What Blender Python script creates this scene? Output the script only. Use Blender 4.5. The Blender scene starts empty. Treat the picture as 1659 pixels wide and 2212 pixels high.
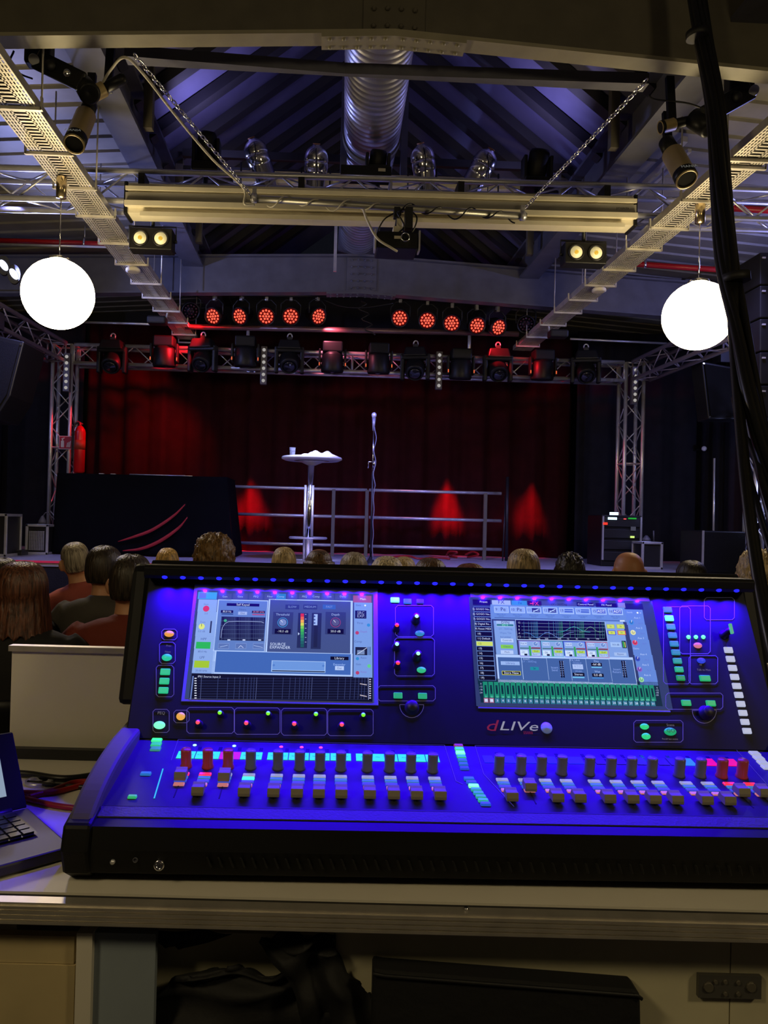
import bpy, math, random
from mathutils import Matrix, Vector, Euler
random.seed(7)
SC = bpy.context.scene
COL = SC.collection
PI = math.pi
def rad(a): return math.radians(a)
# ------------------------------------------------------------------ camera
F, PX, PY = 1640.0, 750.0, 1106.0
YAW, PITCH, ROLL, CZ = rad(1.96), rad(.57), rad(1.45), 1.5
cam = bpy.data.cameras.new('camera')
cam.sensor_fit = 'VERTICAL'; cam.sensor_height = 36; cam.sensor_width = 27
cam.lens = 36 * F / 2212
cam.shift_x = (829.5 - PX) / 2212
cam.clip_start = .05; cam.clip_end = 100
RC = (Matrix.Rotation(-YAW, 3, 'Z') @ Matrix.Rotation(PI/2 + PITCH, 3, 'X') @ Matrix.Rotation(ROLL, 3, 'Z'))
camo = bpy.data.objects.new('camera', cam); COL.objects.link(camo)
camo.matrix_world = Matrix.Translation((0, 0, CZ)) @ RC.to_4x4()
SC.camera = camo
# ------------------------------------------------------------------ world, exposure
w = bpy.data.worlds.new('world'); SC.world = w; w.use_nodes = True
w.node_tree.nodes['Background'].inputs[0].default_value = (.35, .38, .62, 1)
w.node_tree.nodes['Background'].inputs[1].default_value = .010
SC.view_settings.view_transform = 'Standard'; SC.view_settings.look = 'None'
SC.view_settings.exposure = 0; SC.view_settings.gamma = 1
GLOBE_L = 30.0
LIGHTS = {}
def light(name, kind, loc, target=None, energy=10, color=(1,1,1), size=.1, size_y=None, spot=30, blend=.5, spread=None):
    l = bpy.data.lights.new(name, kind); l.energy = energy; l.color = color
    if kind == 'AREA':
        l.size = size
        if size_y: l.shape = 'RECTANGLE'; l.size_y = size_y
        else: l.shape = 'DISK'
        if spread: l.spread = rad(spread)
    else: l.shadow_soft_size = size
    if kind == 'SPOT': l.spot_size = rad(spot); l.spot_blend = blend
    o = bpy.data.objects.new(name, l); COL.objects.link(o); o.location = loc
    if target is not None:
        o.rotation_euler = (Vector(target) - Vector(loc)).to_track_quat('-Z', 'Y').to_euler()
    return o
# ------------------------------------------------------------------ rays of the lens, to place things at a known distance, height or plane
O = Vector((0, 0, CZ))
def ray(px, py): return RC @ Vector(((px-PX)/F, -(py-PY)/F, -1))
def aY(px, py, y): d = ray(px, py); return O + d*(y/d.y)
def aZ(px, py, z): d = ray(px, py); return O + d*((z-CZ)/d.z)
# ------------------------------------------------------------------ materials
def lin(c):
    return tuple(((x/255)/12.92 if x/255 <= .04045 else ((x/255+.055)/1.055)**2.4) for x in c)
MATS = {}
def mat(name, col, rough=.5, metal=0, emis=None, es=1.0, bump=0, bscale=40, vary=0, vscale=6, trans=0, spec=.5, sample=False, srgb=True, coat=0):
    if name in MATS: return MATS[name]
    m = bpy.data.materials.new(name); m.use_nodes = True; nt = m.node_tree
    b = nt.nodes['Principled BSDF']
    c = lin(col) if srgb else col
    b.inputs['Base Color'].default_value = (*c, 1)
    b.inputs['Roughness'].default_value = rough; b.inputs['Metallic'].default_value = metal
    b.inputs['Specular IOR Level'].default_value = spec
    if coat: b.inputs['Coat Weight'].default_value = coat
    if trans: b.inputs['Transmission Weight'].default_value = trans
    if emis is not None:
        b.inputs['Emission Color'].default_value = (*lin(emis), 1); b.inputs['Emission Strength'].default_value = es
        if not sample: m.cycles.emission_sampling = 'NONE'
    if bump or vary:
        tc = nt.nodes.new('ShaderNodeTexCoord')
    if vary:
        n = nt.nodes.new('ShaderNodeTexNoise'); n.inputs['Scale'].default_value = vscale; n.inputs['Detail'].default_value = 5
        nt.links.new(tc.outputs['Object'], n.inputs['Vector'])
        r = nt.nodes.new('ShaderNodeMapRange'); r.inputs[1].default_value = .3; r.inputs[2].default_value = .7
        r.inputs[3].default_value = 1-vary; r.inputs[4].default_value = 1+vary
        nt.links.new(n.outputs['Fac'], r.inputs[0])
        mx = nt.nodes.new('ShaderNodeMix'); mx.data_type = 'RGBA'; mx.blend_type = 'MULTIPLY'; mx.inputs[0].default_value = 1
        mx.inputs[6].default_value = (*c, 1); nt.links.new(r.outputs[0], mx.inputs[7]); nt.links.new(mx.outputs[2], b.inputs['Base Color'])
    if bump:
        n = nt.nodes.new('ShaderNodeTexNoise'); n.inputs['Scale'].default_value = bscale; n.inputs['Detail'].default_value = 4
        nt.links.new(tc.outputs['Object'], n.inputs['Vector'])
        bp_ = nt.nodes.new('ShaderNodeBump'); bp_.inputs['Strength'].default_value = bump; bp_.inputs['Distance'].default_value = .01
        nt.links.new(n.outputs['Fac'], bp_.inputs['Height']); nt.links.new(bp_.outputs[0], b.inputs['Normal'])
    MATS[name] = m
    return m
def glow(col, es=1.0, rough=.4):
    return mat('glow_%d_%d_%d_%g_%g' % (*col, es, rough), (10,10,10), rough, 0, col, es)
M_STEEL = mat('painted_steel', (88,88,98), .55, .0, vary=.15)
M_STEELD = mat('dark_painted_steel', (92,87,74), .6, vary=.12)
M_ALU = mat('truss_aluminium', (205,205,210), .34, .65, vary=.1, vscale=12)
M_ZINC = mat('galvanised_tray', (205,200,190), .42, .55, vary=.12, vscale=14)
M_DUCT = mat('spiral_duct', (190,190,200), .42, .95, vary=.1)
M_CHROME = mat('chrome', (235,235,240), .16, 1)
M_BLACK = mat('black_plastic', (22,22,24), .42, vary=.1, spec=.25)
M_BLACKM = mat('black_metal', (30,30,33), .45, .2, vary=.1)
M_RUBBER = mat('black_rubber', (16,16,17), .6, vary=.1)
M_BEIGE = mat('cream_enamel', (214,206,182), .45, vary=.05)
M_WHITEC = mat('white_laminate', (212,206,190), .5, vary=.06, vscale=3)
M_EDGE = mat('brushed_aluminium', (205,198,184), .42, .75, vary=.12, vscale=20)
M_CABLE = mat('black_cable', (14,14,14), .4, vary=.1)
M_CABLEW = mat('white_cable', (190,185,170), .5, vary=.1)
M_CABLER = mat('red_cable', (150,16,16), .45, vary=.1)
M_REDPAINT = mat('red_enamel', (190,14,20), .35, vary=.08)
M_REDPIPE = mat('red_sprinkler_pipe', (170,20,26), .35, vary=.08)
M_VELVET = mat('red_velvet', (52,15,18), .9, bump=.3, bscale=60, vary=.15, spec=.1)
M_DRAPE = mat('black_drape', (34,34,42), .92, spec=.1, bump=.3, bscale=60, vary=.15)
M_WOODF = mat('stage_deck_paint', (150,148,165), .38, bump=.15, vary=.2)
M_GRILLE = mat('speaker_grille', (16,16,19), .55, bump=.5, bscale=300, vary=.1, spec=.1)
# ------------------------------------------------------------------ mesh builder
def basis(d):
    d = d.normalized(); a = Vector((0,0,1)) if abs(d.z) < .9 else Vector((1,0,0))
    u = d.cross(a).normalized(); return u, d.cross(u).normalized()
class MB:
    def __init__(s): s.v = []; s.f = []; s.m = []; s.s = []
    def add(s, vs, fs, mi=0, sm=False, M=None):
        n = len(s.v)
        s.v += [(M @ Vector(p)) if M else Vector(p) for p in vs]
        for f in fs: s.f.append([i+n for i in f]); s.m.append(mi); s.s.append(sm)
        return s
    def box(s, c, d, M=None, mi=0, taper=1.0, ty=None):
        x, y, z = d[0]/2, d[1]/2, d[2]/2; t = taper; ty = taper if ty is None else ty
        vs = [(-x,-y,-z),(x,-y,-z),(x,y,-z),(-x,y,-z),(-x*t,-y*ty,z),(x*t,-y*ty,z),(x*t,y*ty,z),(-x*t,y*ty,z)]
        vs = [Vector(p)+Vector(c) for p in vs]
        return s.add(vs, [(0,3,2,1),(4,5,6,7),(0,1,5,4),(1,2,6,5),(2,3,7,6),(3,0,4,7)], mi, False, M)
    def bar(s, a, b, w, h, mi=0, up=(0,0,1)):
        a, b = Vector(a), Vector(b); d = (b-a); L = d.length; d.normalize(); u = Vector(up)
        sx = d.cross(u).normalized(); sz = sx.cross(d)
        M = Matrix((( sx.x,d.x,sz.x,(a.x+b.x)/2),(sx.y,d.y,sz.y,(a.y+b.y)/2),(sx.z,d.z,sz.z,(a.z+b.z)/2),(0,0,0,1)))
        return s.box((0,0,0), (w, L, h), M, mi)
    def tube(s, pts, r, seg=8, mi=0, cap=True, M=None, sm=True):
        pts = [Vector(p) for p in pts]; n = len(pts)
        rs = r if isinstance(r, (list, tuple)) else [r]*n
        vs = []; u = None
        for i, p in enumerate(pts):
            d = (pts[min(i+1,n-1)] - pts[max(i-1,0)]).normalized()
            if u is None: u, _ = basis(d)
            u = (u - d*u.dot(d)).normalized(); w_ = d.cross(u)
            for k in range(seg):
                a = 2*PI*k/seg; vs.append(p + (u*math.cos(a) + w_*math.sin(a))*rs[i])
        fs = []
        for i in range(n-1):
            for k in range(seg):
                k2 = (k+1) % seg; fs.append((i*seg+k, i*seg+k2, (i+1)*seg+k2, (i+1)*seg+k))
        s.add(vs, fs, mi, sm, M)
        if cap:
            N = len(s.v) - n*seg
            s.f.append([N+k for k in range(seg)][::-1]); s.m.append(mi); s.s.append(False)
            s.f.append([N+(n-1)*seg+k for k in range(seg)]); s.m.append(mi); s.s.append(False)
        return s
    def lathe(s, prof, M=None, seg=24, mi=0, sm=True, sx=1, sy=1):
        vs = []; fs = []; n = len(prof)
        for r, z in prof:
            for k in range(seg):
                a = 2*PI*k/seg; vs.append((r*math.cos(a)*sx, r*math.sin(a)*sy, z))
        for i in range(n-1):
            for k in range(seg):
                k2 = (k+1) % seg; fs.append((i*seg+k, i*seg+k2, (i+1)*seg+k2, (i+1)*seg+k))
        s.add(vs, fs, mi, sm, M); N = len(s.v)-n*seg
        if prof[0][0] > 1e-5: s.f.append([N+k for k in range(seg)][::-1]); s.m.append(mi); s.s.append(False)
        if prof[-1][0] > 1e-5: s.f.append([N+(n-1)*seg+k for k in range(seg)]); s.m.append(mi); s.s.append(False)
        return s
    def ell(s, c, r, M=None, seg=20, rings=12, mi=0, fn=None):
        vs = []; fs = []
        for i in range(rings+1):
            t = PI*i/rings
            for k in range(seg):
                a = 2*PI*k/seg; d = Vector((math.sin(t)*math.cos(a), math.sin(t)*math.sin(a), math.cos(t)))
                q = fn(d) if fn else d
                vs.append((c[0]+q[0]*r[0], c[1]+q[1]*r[1], c[2]+q[2]*r[2]))
        for i in range(rings):
            for k in range(seg):
                k2 = (k+1) % seg; fs.append((i*seg+k, (i+1)*seg+k, (i+1)*seg+k2, i*seg+k2))
        return s.add(vs, fs, mi, True, M)
    def prism(s, poly, z0, z1, M=None, mi=0):
        n = len(poly)
        vs = [(p[0],p[1],z0) for p in poly] + [(p[0],p[1],z1) for p in poly]
        fs = [list(range(n))[::-1], [n+i for i in range(n)]] + [(i,(i+1)%n,n+(i+1)%n,n+i) for i in range(n)]
        return s.add(vs, fs, mi, False, M)
    def grid(s, fn, nu, nv, mi=0, sm=True, closed=False):
        vs = [fn(i/nu, j/nv) for i in range(nu+1) for j in range(nv+1)]
        fs = [(i*(nv+1)+j, (i+1)*(nv+1)+j, (i+1)*(nv+1)+j+1, i*(nv+1)+j+1) for i in range(nu) for j in range(nv)]
        return s.add(vs, fs, mi, sm)
    def mesh(s, name, mats, inv=None):
        me = bpy.data.meshes.new(name)
        vs = [(inv @ p) for p in s.v] if inv is not None else s.v
        me.from_pydata([tuple(p) for p in vs], [], s.f)
        for m_ in (mats if isinstance(mats, (list, tuple)) else [mats]): me.materials.append(m_)
        for p, mi, sm in zip(me.polygons, s.m, s.s): p.material_index = mi; p.use_smooth = sm
        me.validate(); me.update()
        return me
def rot_to(d, loc=(0,0,0), roll=0):
    """matrix whose +Z looks along d"""
    return Matrix.Translation(loc) @ Vector(d).to_track_quat('Z', 'Y').to_matrix().to_4x4() @ Matrix.Rotation(roll, 4, 'Z')
def tag(o, label, cat, group=None):
    o['label'] = label; o['category'] = cat
    if group: o['group'] = group
    return o
def thing(name, label, cat, loc=(0,0,0), rz=0, group=None):
    o = bpy.data.objects.new(name, None); COL.objects.link(o); o.empty_display_size = .1
    o.location = loc; o.rotation_euler = (0,0,rz)
    return tag(o, label, cat, group)
def inv_of(o): return (Matrix.Translation(o.location) @ o.rotation_euler.to_matrix().to_4x4()).inverted()
def part(name, mb, mats, root, world=True, bevel=0, label=None, solid=0, stuff=False):
    """world: the builder's numbers are world ones; a part of a part takes its own parent's frame"""
    top = root
    while top is not None and top.parent: top = top.parent
    me = mb.mesh(name, mats, inv_of(top) if (world and top is not None) else None)
    o = bpy.data.objects.new(name, me); COL.objects.link(o); o.parent = root
    if bevel:
        b = o.modifiers.new('bevel', 'BEVEL'); b.width = bevel; b.segments = 2; b.limit_method = 'ANGLE'; b.angle_limit = rad(40)
    if solid:
        b = o.modifiers.new('solid', 'SOLIDIFY'); b.thickness = solid
    if label: o['label'] = label
    if stuff: o['kind'] = 'stuff'
    return o
def single(name, mb, mats, label, cat, group=None, origin=None, **k):
    org = Vector(origin) if origin is not None else Vector((sum(p.x for p in mb.v)/len(mb.v), sum(p.y for p in mb.v)/len(mb.v), min(p.z for p in mb.v)))
    me = mb.mesh(name, mats, Matrix.Translation(-org))
    o = bpy.data.objects.new(name, me); COL.objects.link(o); o.location = org
    if k.get('bevel'):
        b = o.modifiers.new('bevel', 'BEVEL'); b.width = k['bevel']; b.segments = 2; b.limit_method = 'ANGLE'; b.angle_limit = rad(40)
    if k.get('solid'):
        b = o.modifiers.new('solid', 'SOLIDIFY'); b.thickness = k['solid']
    return tag(o, label, cat, group)
def struct(name, mb, mats, parent=None):
    me = mb.mesh(name, mats); o = bpy.data.objects.new(name, me); COL.objects.link(o)
    if parent: o.parent = parent
    else: o['kind'] = 'structure'
    return o
def dup(o, parent=None, loc=None, rz=None, label=None, group=None, rot=None):
    c = o.copy(); COL.objects.link(c)
    c.parent = parent
    for ch in list(o.children): dup(ch, c)
    if loc is not None: c.location = loc
    if rz is not None: c.rotation_euler = (0,0,rz)
    if rot is not None: c.rotation_euler = rot
    if label: c['label'] = label
    if group: c['group'] = group
    return c
def remat(o, m, i=0):
    o.material_slots[i].link = 'OBJECT'; o.material_slots[i].material = m
_tx = {}
def text(mb, s, M, size, mi=0, align='CENTER', shear=0):
    k = (s, align, shear)
    if k not in _tx:
        c = bpy.data.curves.new('t', 'FONT'); c.body = s; c.align_x = align; c.align_y = 'CENTER'; c.size = 1; c.shear = shear; c.resolution_u = 2
        o = bpy.data.objects.new('t', c); COL.objects.link(o)
        bpy.context.view_layer.update()
        me = bpy.data.meshes.new_from_object(o.evaluated_get(bpy.context.evaluated_depsgraph_get()))
        _tx[k] = ([v.co.copy() for v in me.vertices], [list(p.vertices) for p in me.polygons])
        bpy.data.objects.remove(o); bpy.data.curves.remove(c); bpy.data.meshes.remove(me)
    vs, fs = _tx[k]
    mb.add([v*size for v in vs], fs, mi, False, M)
# =================================================================== STRUCTURE
DECK = 1.0
SF = aZ(100, 1211, DECK).y          # stage front
BACK = 11.3
XL, XR = -6.2, 7.2
struct('floor', MB().box((.5,4,-.05), (13.6,17,.1)), mat('floor_grey', (52,48,46), .5, vary=.2, bump=.1))
struct('wall_left', MB().box((XL-.1,4,2.6), (.2,17,5.4)), mat('wall_paint_dark', (44,44,52), .8, vary=.1))
struct('wall_right', MB().box((XR+.1,4,2.6), (.2,17,5.4)), MATS['wall_paint_dark'])
struct('wall_back', MB().box((.5,12.4,2.6), (13.6,.2,5.4)), MATS['wall_paint_dark'])
struct('wall_front', MB().box((.5,-4.4,3), (13.6,.2,6)), MATS['wall_paint_dark'])
RX = .43                             # ridge line
CURB_L, CURB_R, CURB_Z, RIDGE_Z = -1.62, 2.47, 4.80, 6.5
# corrugated roof decks left and right of the lantern, ribs running across
M_DECKC = mat('corrugated_roof_deck', (122,118,108), .5, .0, vary=.12)
def deck(x0, x1, z0, z1):
    mb = MB(); y = -4.4; prof = []
    while y < 12.4:
        prof += [(y,0),(y+.19,0),(y+.2,.022),(y+.25,.022)]; y += .26
    for (a, ha), (b, hb) in zip(prof, prof[1:]):
        mb.add([(x0,a,z0+ha),(x1,a,z1+ha),(x1,b,z1+hb),(x0,b,z0+hb)], [(0,1,2,3)])
    mb.add([(x0,-4.4,z0+.1),(x1,-4.4,z1+.1),(x1,12.4,z1+.1),(x0,12.4,z0+.1)], [(3,2,1,0)])
    return mb
struct('ceiling', deck(XL, CURB_L, 4.72-.2, 4.86), M_DECKC)
struct('ceiling', deck(CURB_R, XR, 4.86, 4.72-.2), M_DECKC)
# lantern roof slopes
M_LANT = mat('lantern_panel', (92,90,118), .6, vary=.14, vscale=3)
def slope(x0, z0, x1, z1):
    mb = MB()
    mb.add([(x0,-4.4,z0),(x1,-4.4,z1),(x1,12.4,z1),(x0,12.4,z0),(x0,-4.4,z0+.12),(x1,-4.4,z1+.12),(x1,12.4,z1+.12),(x0,12.4,z0+.12)],
           [(0,1,2,3),(7,6,5,4),(0,3,7,4),(1,5,6,2)])
    return mb
struct('ceiling', slope(CURB_L-.05, CURB_Z+.1, RX, RIDGE_Z), M_LANT)
struct('ceiling', slope(RX, RIDGE_Z, CURB_R+.05, CURB_Z+.1), M_LANT)
M_RAFT = mat('rafter_steel', (40,39,42), .6, vary=.1)
for side, xc in ((-1, CURB_L), (1, CURB_R)):
    for i in range(13):
        y = 4.6 + i*.55
        o = single('roof_rafter', MB().bar((xc, y, CURB_Z+.06), (RX, y, RIDGE_Z-.05), .09, .12, up=(0,1,0)), M_RAFT,
            'dark sloping roof rafter on the %s pitch of the lantern roof' % ('left' if side < 0 else 'right'), 'rafter', 'rafters on the %s roof pitch' % ('left' if side < 0 else 'right'))
# curb girders of the lantern: channel with plates and hangers
def curb(xc, sg, side):
    t = thing('roof_girder', 'grey steel girder along the %s foot of the lantern roof' % side, 'girder', (xc, 4.2, CURB_Z-.28))
    mb = MB()
    mb.box((xc,8.1,CURB_Z-.1), (.03,8.2,.36)).box((xc,8.1,CURB_Z+.08), (.24,8.2,.03)).box((xc,8.1,CURB_Z-.28), (.24,8.2,.03))
    part('girder_beam', mb, M_STEEL, t)
    for y in (4.9, 6.1, 7.4, 8.6):
        part('post', MB().box((xc-sg*.16,y,CURB_Z+.13), (.07,.07,.7)), M_STEELD, t)
    return t
curb(CURB_L, -1, 'left'); curb(CURB_R, 1, 'right')
# I beams of the portal frames -------------------------------------------------
def ibeam(name, label, y, pts, h, fw, mats):
    """pts: lower edge of the beam from left to right in the plane y"""
    t = thing(name, label, 'beam', (pts[1].x, y, pts[1].z))
    tf = .022; nfl = []
    web = MB(); fl = MB(); fu = MB()
    for a, b in zip(pts, pts[1:]):
        for dz, mb_ in ((0, fl), (h, fu)):
            vs = []
            for p in (a, b):
                for yy in (-fw/2, fw/2):
                    for zz in (0, tf): vs.append((p.x, y+yy, p.z+dz+zz-(tf if dz else 0)))
            mb_.add(vs, [(0,4,6,2),(1,3,7,5),(0,1,5,4),(2,6,7,3),(0,2,3,1),(4,5,7,6)])
        vs = []
        for p in (a, b):
            for yy in (-.008, .008):
                for zz in (tf, h-tf): vs.append((p.x, y+yy, p.z+zz))
        web.add(vs, [(0,4,6,2),(1,3,7,5),(0,1,5,4),(2,6,7,3),(0,2,3,1),(4,5,7,6)])
    part('web', web, mats[0], t); part('lower_flange', fl, mats[1], t); part('upper_flange', fu, mats[0], t)
    r = pts[1]; sp = MB()
    for sg, q in ((-1, pts[0]), (1, pts[2])):
        d = (q-r).normalized()
        sp.bar(r+Vector((0,0,-.012)), r+d*.42+Vector((0,0,-.012)), fw*1.05, .02)
    part('splice_plate', sp, mats[1], t)
    part('web_plate', MB().box(r+Vector((0,-.014,h/2)), (.36,.014,h*.86)), mats[0], t)
    for sg, q in ((-1, pts[0]), (1, pts[2])):
        d = (q-r).normalized()
        for k in range(5):
            for yy in (-fw*.32, fw*.32):
                p = r + d*(.05+k*.08) + Vector((0, yy, -.022))
                part('bolt', MB().lathe([(.013,.012),(.013,-.008),(.008,-.012)], Matrix.Translation(p), 6, sm=False), mats[1], t)
        for k in range(2):
            for j in range(5):
                p = r + d*(.04+k*.08) + Vector((0, -.024, .06+j*(h-.12)/4))
                part('bolt', MB().lathe([(.014,0),(.014,.01),(.009,.015)], rot_to((0,-1,0), p), 6, sm=False), mats[0], t)
    return t
Y1, Y2 = 4.4, 9.2
a, b_, c_ = aY(0, 92, Y1), aY(850, 84, Y1), aY(1659, 168, Y1)
ext = lambda p, q, x: p + (q-p)*((x-p.x)/(q.x-p.x))
ibeam('ridge_beam', 'large olive grey gabled steel beam across the top, nearest the mixing desk', Y1, [ext(b_, a, XL), b_, ext(b_, c_, XR)], .52, .12,
      (M_STEELD, mat('flange_lit_steel', (150,144,122), .5, vary=.1)))  # lower flange coloured lighter, in place of light on its underside
a, b_, c_ = aY(240, 636, Y2), aY(780, 634, Y2), aY(1403, 684, Y2)
ibeam('roof_beam', 'blue-grey gabled steel beam spanning in front of the red stage lights', Y2, [ext(b_, a, XL), b_, ext(b_, c_, XR)], .46, .14, (M_STEEL, M_STEEL))
# straight tie behind the near beam
tb = MB().bar(aY(270,112,4.75), aY(745,150,4.75), .03, .07).bar(aY(745,150,4.75), aY(1400,172,4.75), .03, .07)
tb.bar(aY(270,112,4.75)+Vector((0,.04,-.03)), aY(1400,172,4.75)+Vector((0,.04,-.03)), .08, .01)
single('tie_bar', tb, M_STEEL, 'straight angle steel tie bar just behind the olive ridge beam', 'bar')
# =================================================================== STAGE
M_LEDRED = glow((190,40,80), .6)
st = thing('stage_platform', 'wide raised black stage with blue-grey deck and red edge line', 'stage', (.5, SF, 0))
part('deck', MB().box((.5,(SF+12.25)/2,DECK-.03), (13.2,12.25-SF,.06)), M_WOODF, st)
part('fascia', MB().box((.5,SF+.03,DECK/2-.03), (13.2,.04,DECK-.06)), M_DRAPE, st)
part('edge_strip', MB().box((.5,SF-.006,DECK-.012), (13.2,.012,.02)), M_LEDRED, st)
def curtain(name, x0, x1, y, z0, z1, m, label, amp=.07, wl=.42, along='x', cat='curtain', n=None):
    L = abs(x1-x0); n = n or int(L*22)
    ph = random.random()*6
    def fn(u, v):
        x = x0+(x1-x0)*u; a_ = amp*(.55+.45*(1-v))
        d = a_*math.sin(2*PI*x/wl+ph+.8*math.sin(x*1.7)) + .3*a_*math.sin(2*PI*x/wl*2.3+ph*2)
        z = z0+(z1-z0)*v
        return (x, y+d, z) if along == 'x' else (y+d, x, z)
    mb = MB().grid(fn, n, 6)
    return single(name, mb, m, label, cat, origin=((x0+x1)/2, y, z0) if along == 'x' else (y, (x0+x1)/2, z0), solid=.012)
cx0, cx1 = aY(185,1000,BACK).x, aY(1235,1000,BACK).x
curtain('stage_curtain', cx0, cx1, BACK, DECK+.01, 4.3, M_VELVET, 'long red velvet stage curtain hanging behind the railing')
curtain('black_drape', -6.0, cx0-.02, BACK-.1, DECK+.01, 4.4, M_DRAPE, 'black drape at the back left corner of the stage', amp=.04)
curtain('black_drape', cx1+.02, 7.0, BACK-.1, DECK+.01, 4.4, M_DRAPE, 'black drape at the back right corner of the stage', amp=.04)
curtain('side_drape', SF+.6, BACK-.3, -4.6, DECK+.01, 4.2, M_DRAPE, 'dark side drape left of the stage', amp=.03, along='y')
curtain('side_drape', SF+.6, BACK-.3, 5.6, DECK+.01, 4.2, M_DRAPE, 'dark side drape right of the stage', amp=.03, along='y')
# ---------------------------------------------------------------- trusses
def truss(label, p0, p1, s=.24, cr=.025, br=.008, up=(0,0,1), name='truss', pitch=.26, group=None, sides=4, cat='truss', mt=None):
    p0, p1 = Vector(p0), Vector(p1); d = (p1-p0); L = d.length; d.normalize(); mt = mt or M_ALU
    u = Vector(up); sx = d.cross(u).normalized(); sz = sx.cross(d).normalized()
    t = thing(name, label, cat, p0 if p0.z <= p1.z else p1, group=group)
    cs = [sx*(s/2)*i+sz*(s/2)*j for i, j in ((-1,-1),(1,-1),(1,1),(-1,1))]
    for c in cs: part('chord', MB().tube([p0+c, p1+c], cr, 10), mt, t)
    n = max(2, round(L/pitch)); 
    for k in range(4):
        a, b = cs[k], cs[(k+1) % 4]; mb = MB()
        for i in range(n):
            q0 = p0+d*(L*i/n); q1 = p0+d*(L*(i+1)/n)
            if (i+k) % 2: a_, b2 = a, b
            else: a_, b2 = b, a
            mb.tube([q0+a_, q1+b2], br, 6)
        for e in (p0, p1, p0+d*(L/2)): mb.tube([e+a, e+b], br*1.4, 6)
        part('bracing', mb, mt, t)
    return t
TY = 10.1
TZ = aY(440, 777, TY).z
xl, xr = aY(138,900,TY).x, aY(1362,900,TY).x
truss('aluminium truss spanning the top of the stage, carrying the black stage lights', (xl+.15, TY, TZ), (xr-.15, TY, TZ))
truss('upright aluminium truss tower at the left of the stage, beside the fire extinguisher', (xl, TY, DECK), (xl, TY, TZ+.12), up=(0,1,0), name='truss_tower')
truss('upright aluminium truss tower at the right of the stage, behind the amplifier rack', (xr, TY, DECK), (xr, TY, TZ+.12), up=(0,1,0), name='truss_tower')
truss('truss running forward from the left tower behind the glowing globe', (xl-.05, TY-.2, TZ), (xl-.55, 4.6, TZ+.08), mt=mat('dull_truss', (150,140,146), .45, .5))
truss('truss running forward from the right tower behind the right globe', (xr+.05, TY-.2, TZ), (xr+.25, 6.6, TZ+.05), mt=MATS['dull_truss'])
# middle lighting truss above the audience
T1Y = 6.25
m0, m1 = aY(0,408,T1Y), aY(1659,455,T1Y)
m0, m1 = ext(m0, m1, XL+.1), ext(m0, m1, XR-.1)
truss('aluminium lighting truss behind the roller screen case', m0, m1, pitch=.3)
# lit tower at far right
tw = aY(1640, 1060, 8.3)
truss('short upright truss lit blue-white at the right edge of the stage', (tw.x, 8.3, DECK), (tw.x, 8.3, aY(1636,925,8.3).z), up=(0,1,0), name='truss_tower', s=.2)
# ---------------------------------------------------------------- cable trays
def tray(xc, w_, y0, y1, z, side, rod_ys):
    t = thing('cable_tray', 'long perforated galvanised cable tray hanging on the %s, under the %s globe\'s canopy' % (side, side) if 0 else
              'long perforated galvanised cable tray running towards the stage on the %s side' % side, 'cable tray', (xc, y0, z))
    rails = MB()
    for sg in (-1, 1):
        rails.box((xc+sg*w_/2, (y0+y1)/2, z+.03), (.003, y1-y0, .06))
    part('side_rail', rails, M_ZINC, t)
    fl = MB()
    # floor of the tray: strips and rungs, leaving real slots
    for k in (-.5,-.42,-.34,-.26,-.18,.18,.26,.34,.42,.5):
        fl.box((xc+w_*k*.985, (y0+y1)/2, z+.002), (w_*.045, y1-y0, .003))
    y = y0
    while y < y1:
        fl.box((xc, y, z+.002), (w_*.38, .018, .003)); 
        for sg in (-1,1): fl.box((xc+sg*w_*.34, y, z+.0025), (w_*.34, .012, .003))
        y += .04
    part('tray_floor', fl, M_ZINC, t)
    y = rod_ys[0]
    for y in rod_ys:
        b = part('bracket', MB().box((xc, y, z-.012), (w_+.06, .02, .02)).box((xc-w_/2-.03, y, z+.02), (.012,.02,.08)).box((xc+w_/2+.03, y, z+.02), (.012,.02,.08)), M_ZINC, t)
    for y in rod_ys[::2]:
        for sg in (-1, 1):
            part('hanger_rod', MB().tube([(xc+sg*(w_/2+.03), y, z), (xc+sg*(w_/2+.03), y, 4.6)], .006, 6), M_ZINC, t)
    part('cables', MB().box((xc,(y0+y1)/2,z+.02), (w_*.7,y1-y0,.025)), M_CABLE, t, stuff=False)
    return t
TRZ = 3.9; TXL, TXR = -1.875, 2.718; TW = .25
tray(TXL, TW, 3.6, 10.4, TRZ, 'left', [aZ(0,v,TRZ).y for v in (228,324,397,457,515,559,600,630,658,683,708,725)])
tray(TXR, TW, 3.6, 10.4, TRZ, 'right', [4.8]+[aZ(1400,v,TRZ).y for v in (350,427,489,537,584,619,652,680,708,735,755)])
for x, u, v, s_ in ((TXL,290,585,'left'), (TXR,1290,628,'right')):
    y = aZ(u, v, TRZ-.05).y
    single('smoke_detector', MB().lathe([(.03,.05),(.05,.045),(.068,.03),(.07,.008),(.05,0)], Matrix.Translation((x,y,TRZ-.064))), M_BEIGE, 'round cream detector under the %s cable tray' % s_, 'detector')
for s_, u, v in (('left',340,693), ('right',1205,722)):
    p = aY(u, v, 9.0); t = thing('ceiling_camera', 'small dark camera on a bracket beside the %s cable tray' % s_, 'camera', p)
    sg = -1 if s_ == 'left' else 1
    part('camera_body', MB().box(p, (.22,.16,.09), None), M_BLACKM, t, bevel=.02)
    part('bracket', MB().tube([p+Vector((-sg*.1,0,.03)), p+Vector((-sg*.13,0,.16)), (p.x-sg*.2,p.y,TRZ+.02)], .012, 6), M_ZINC, t)
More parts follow.
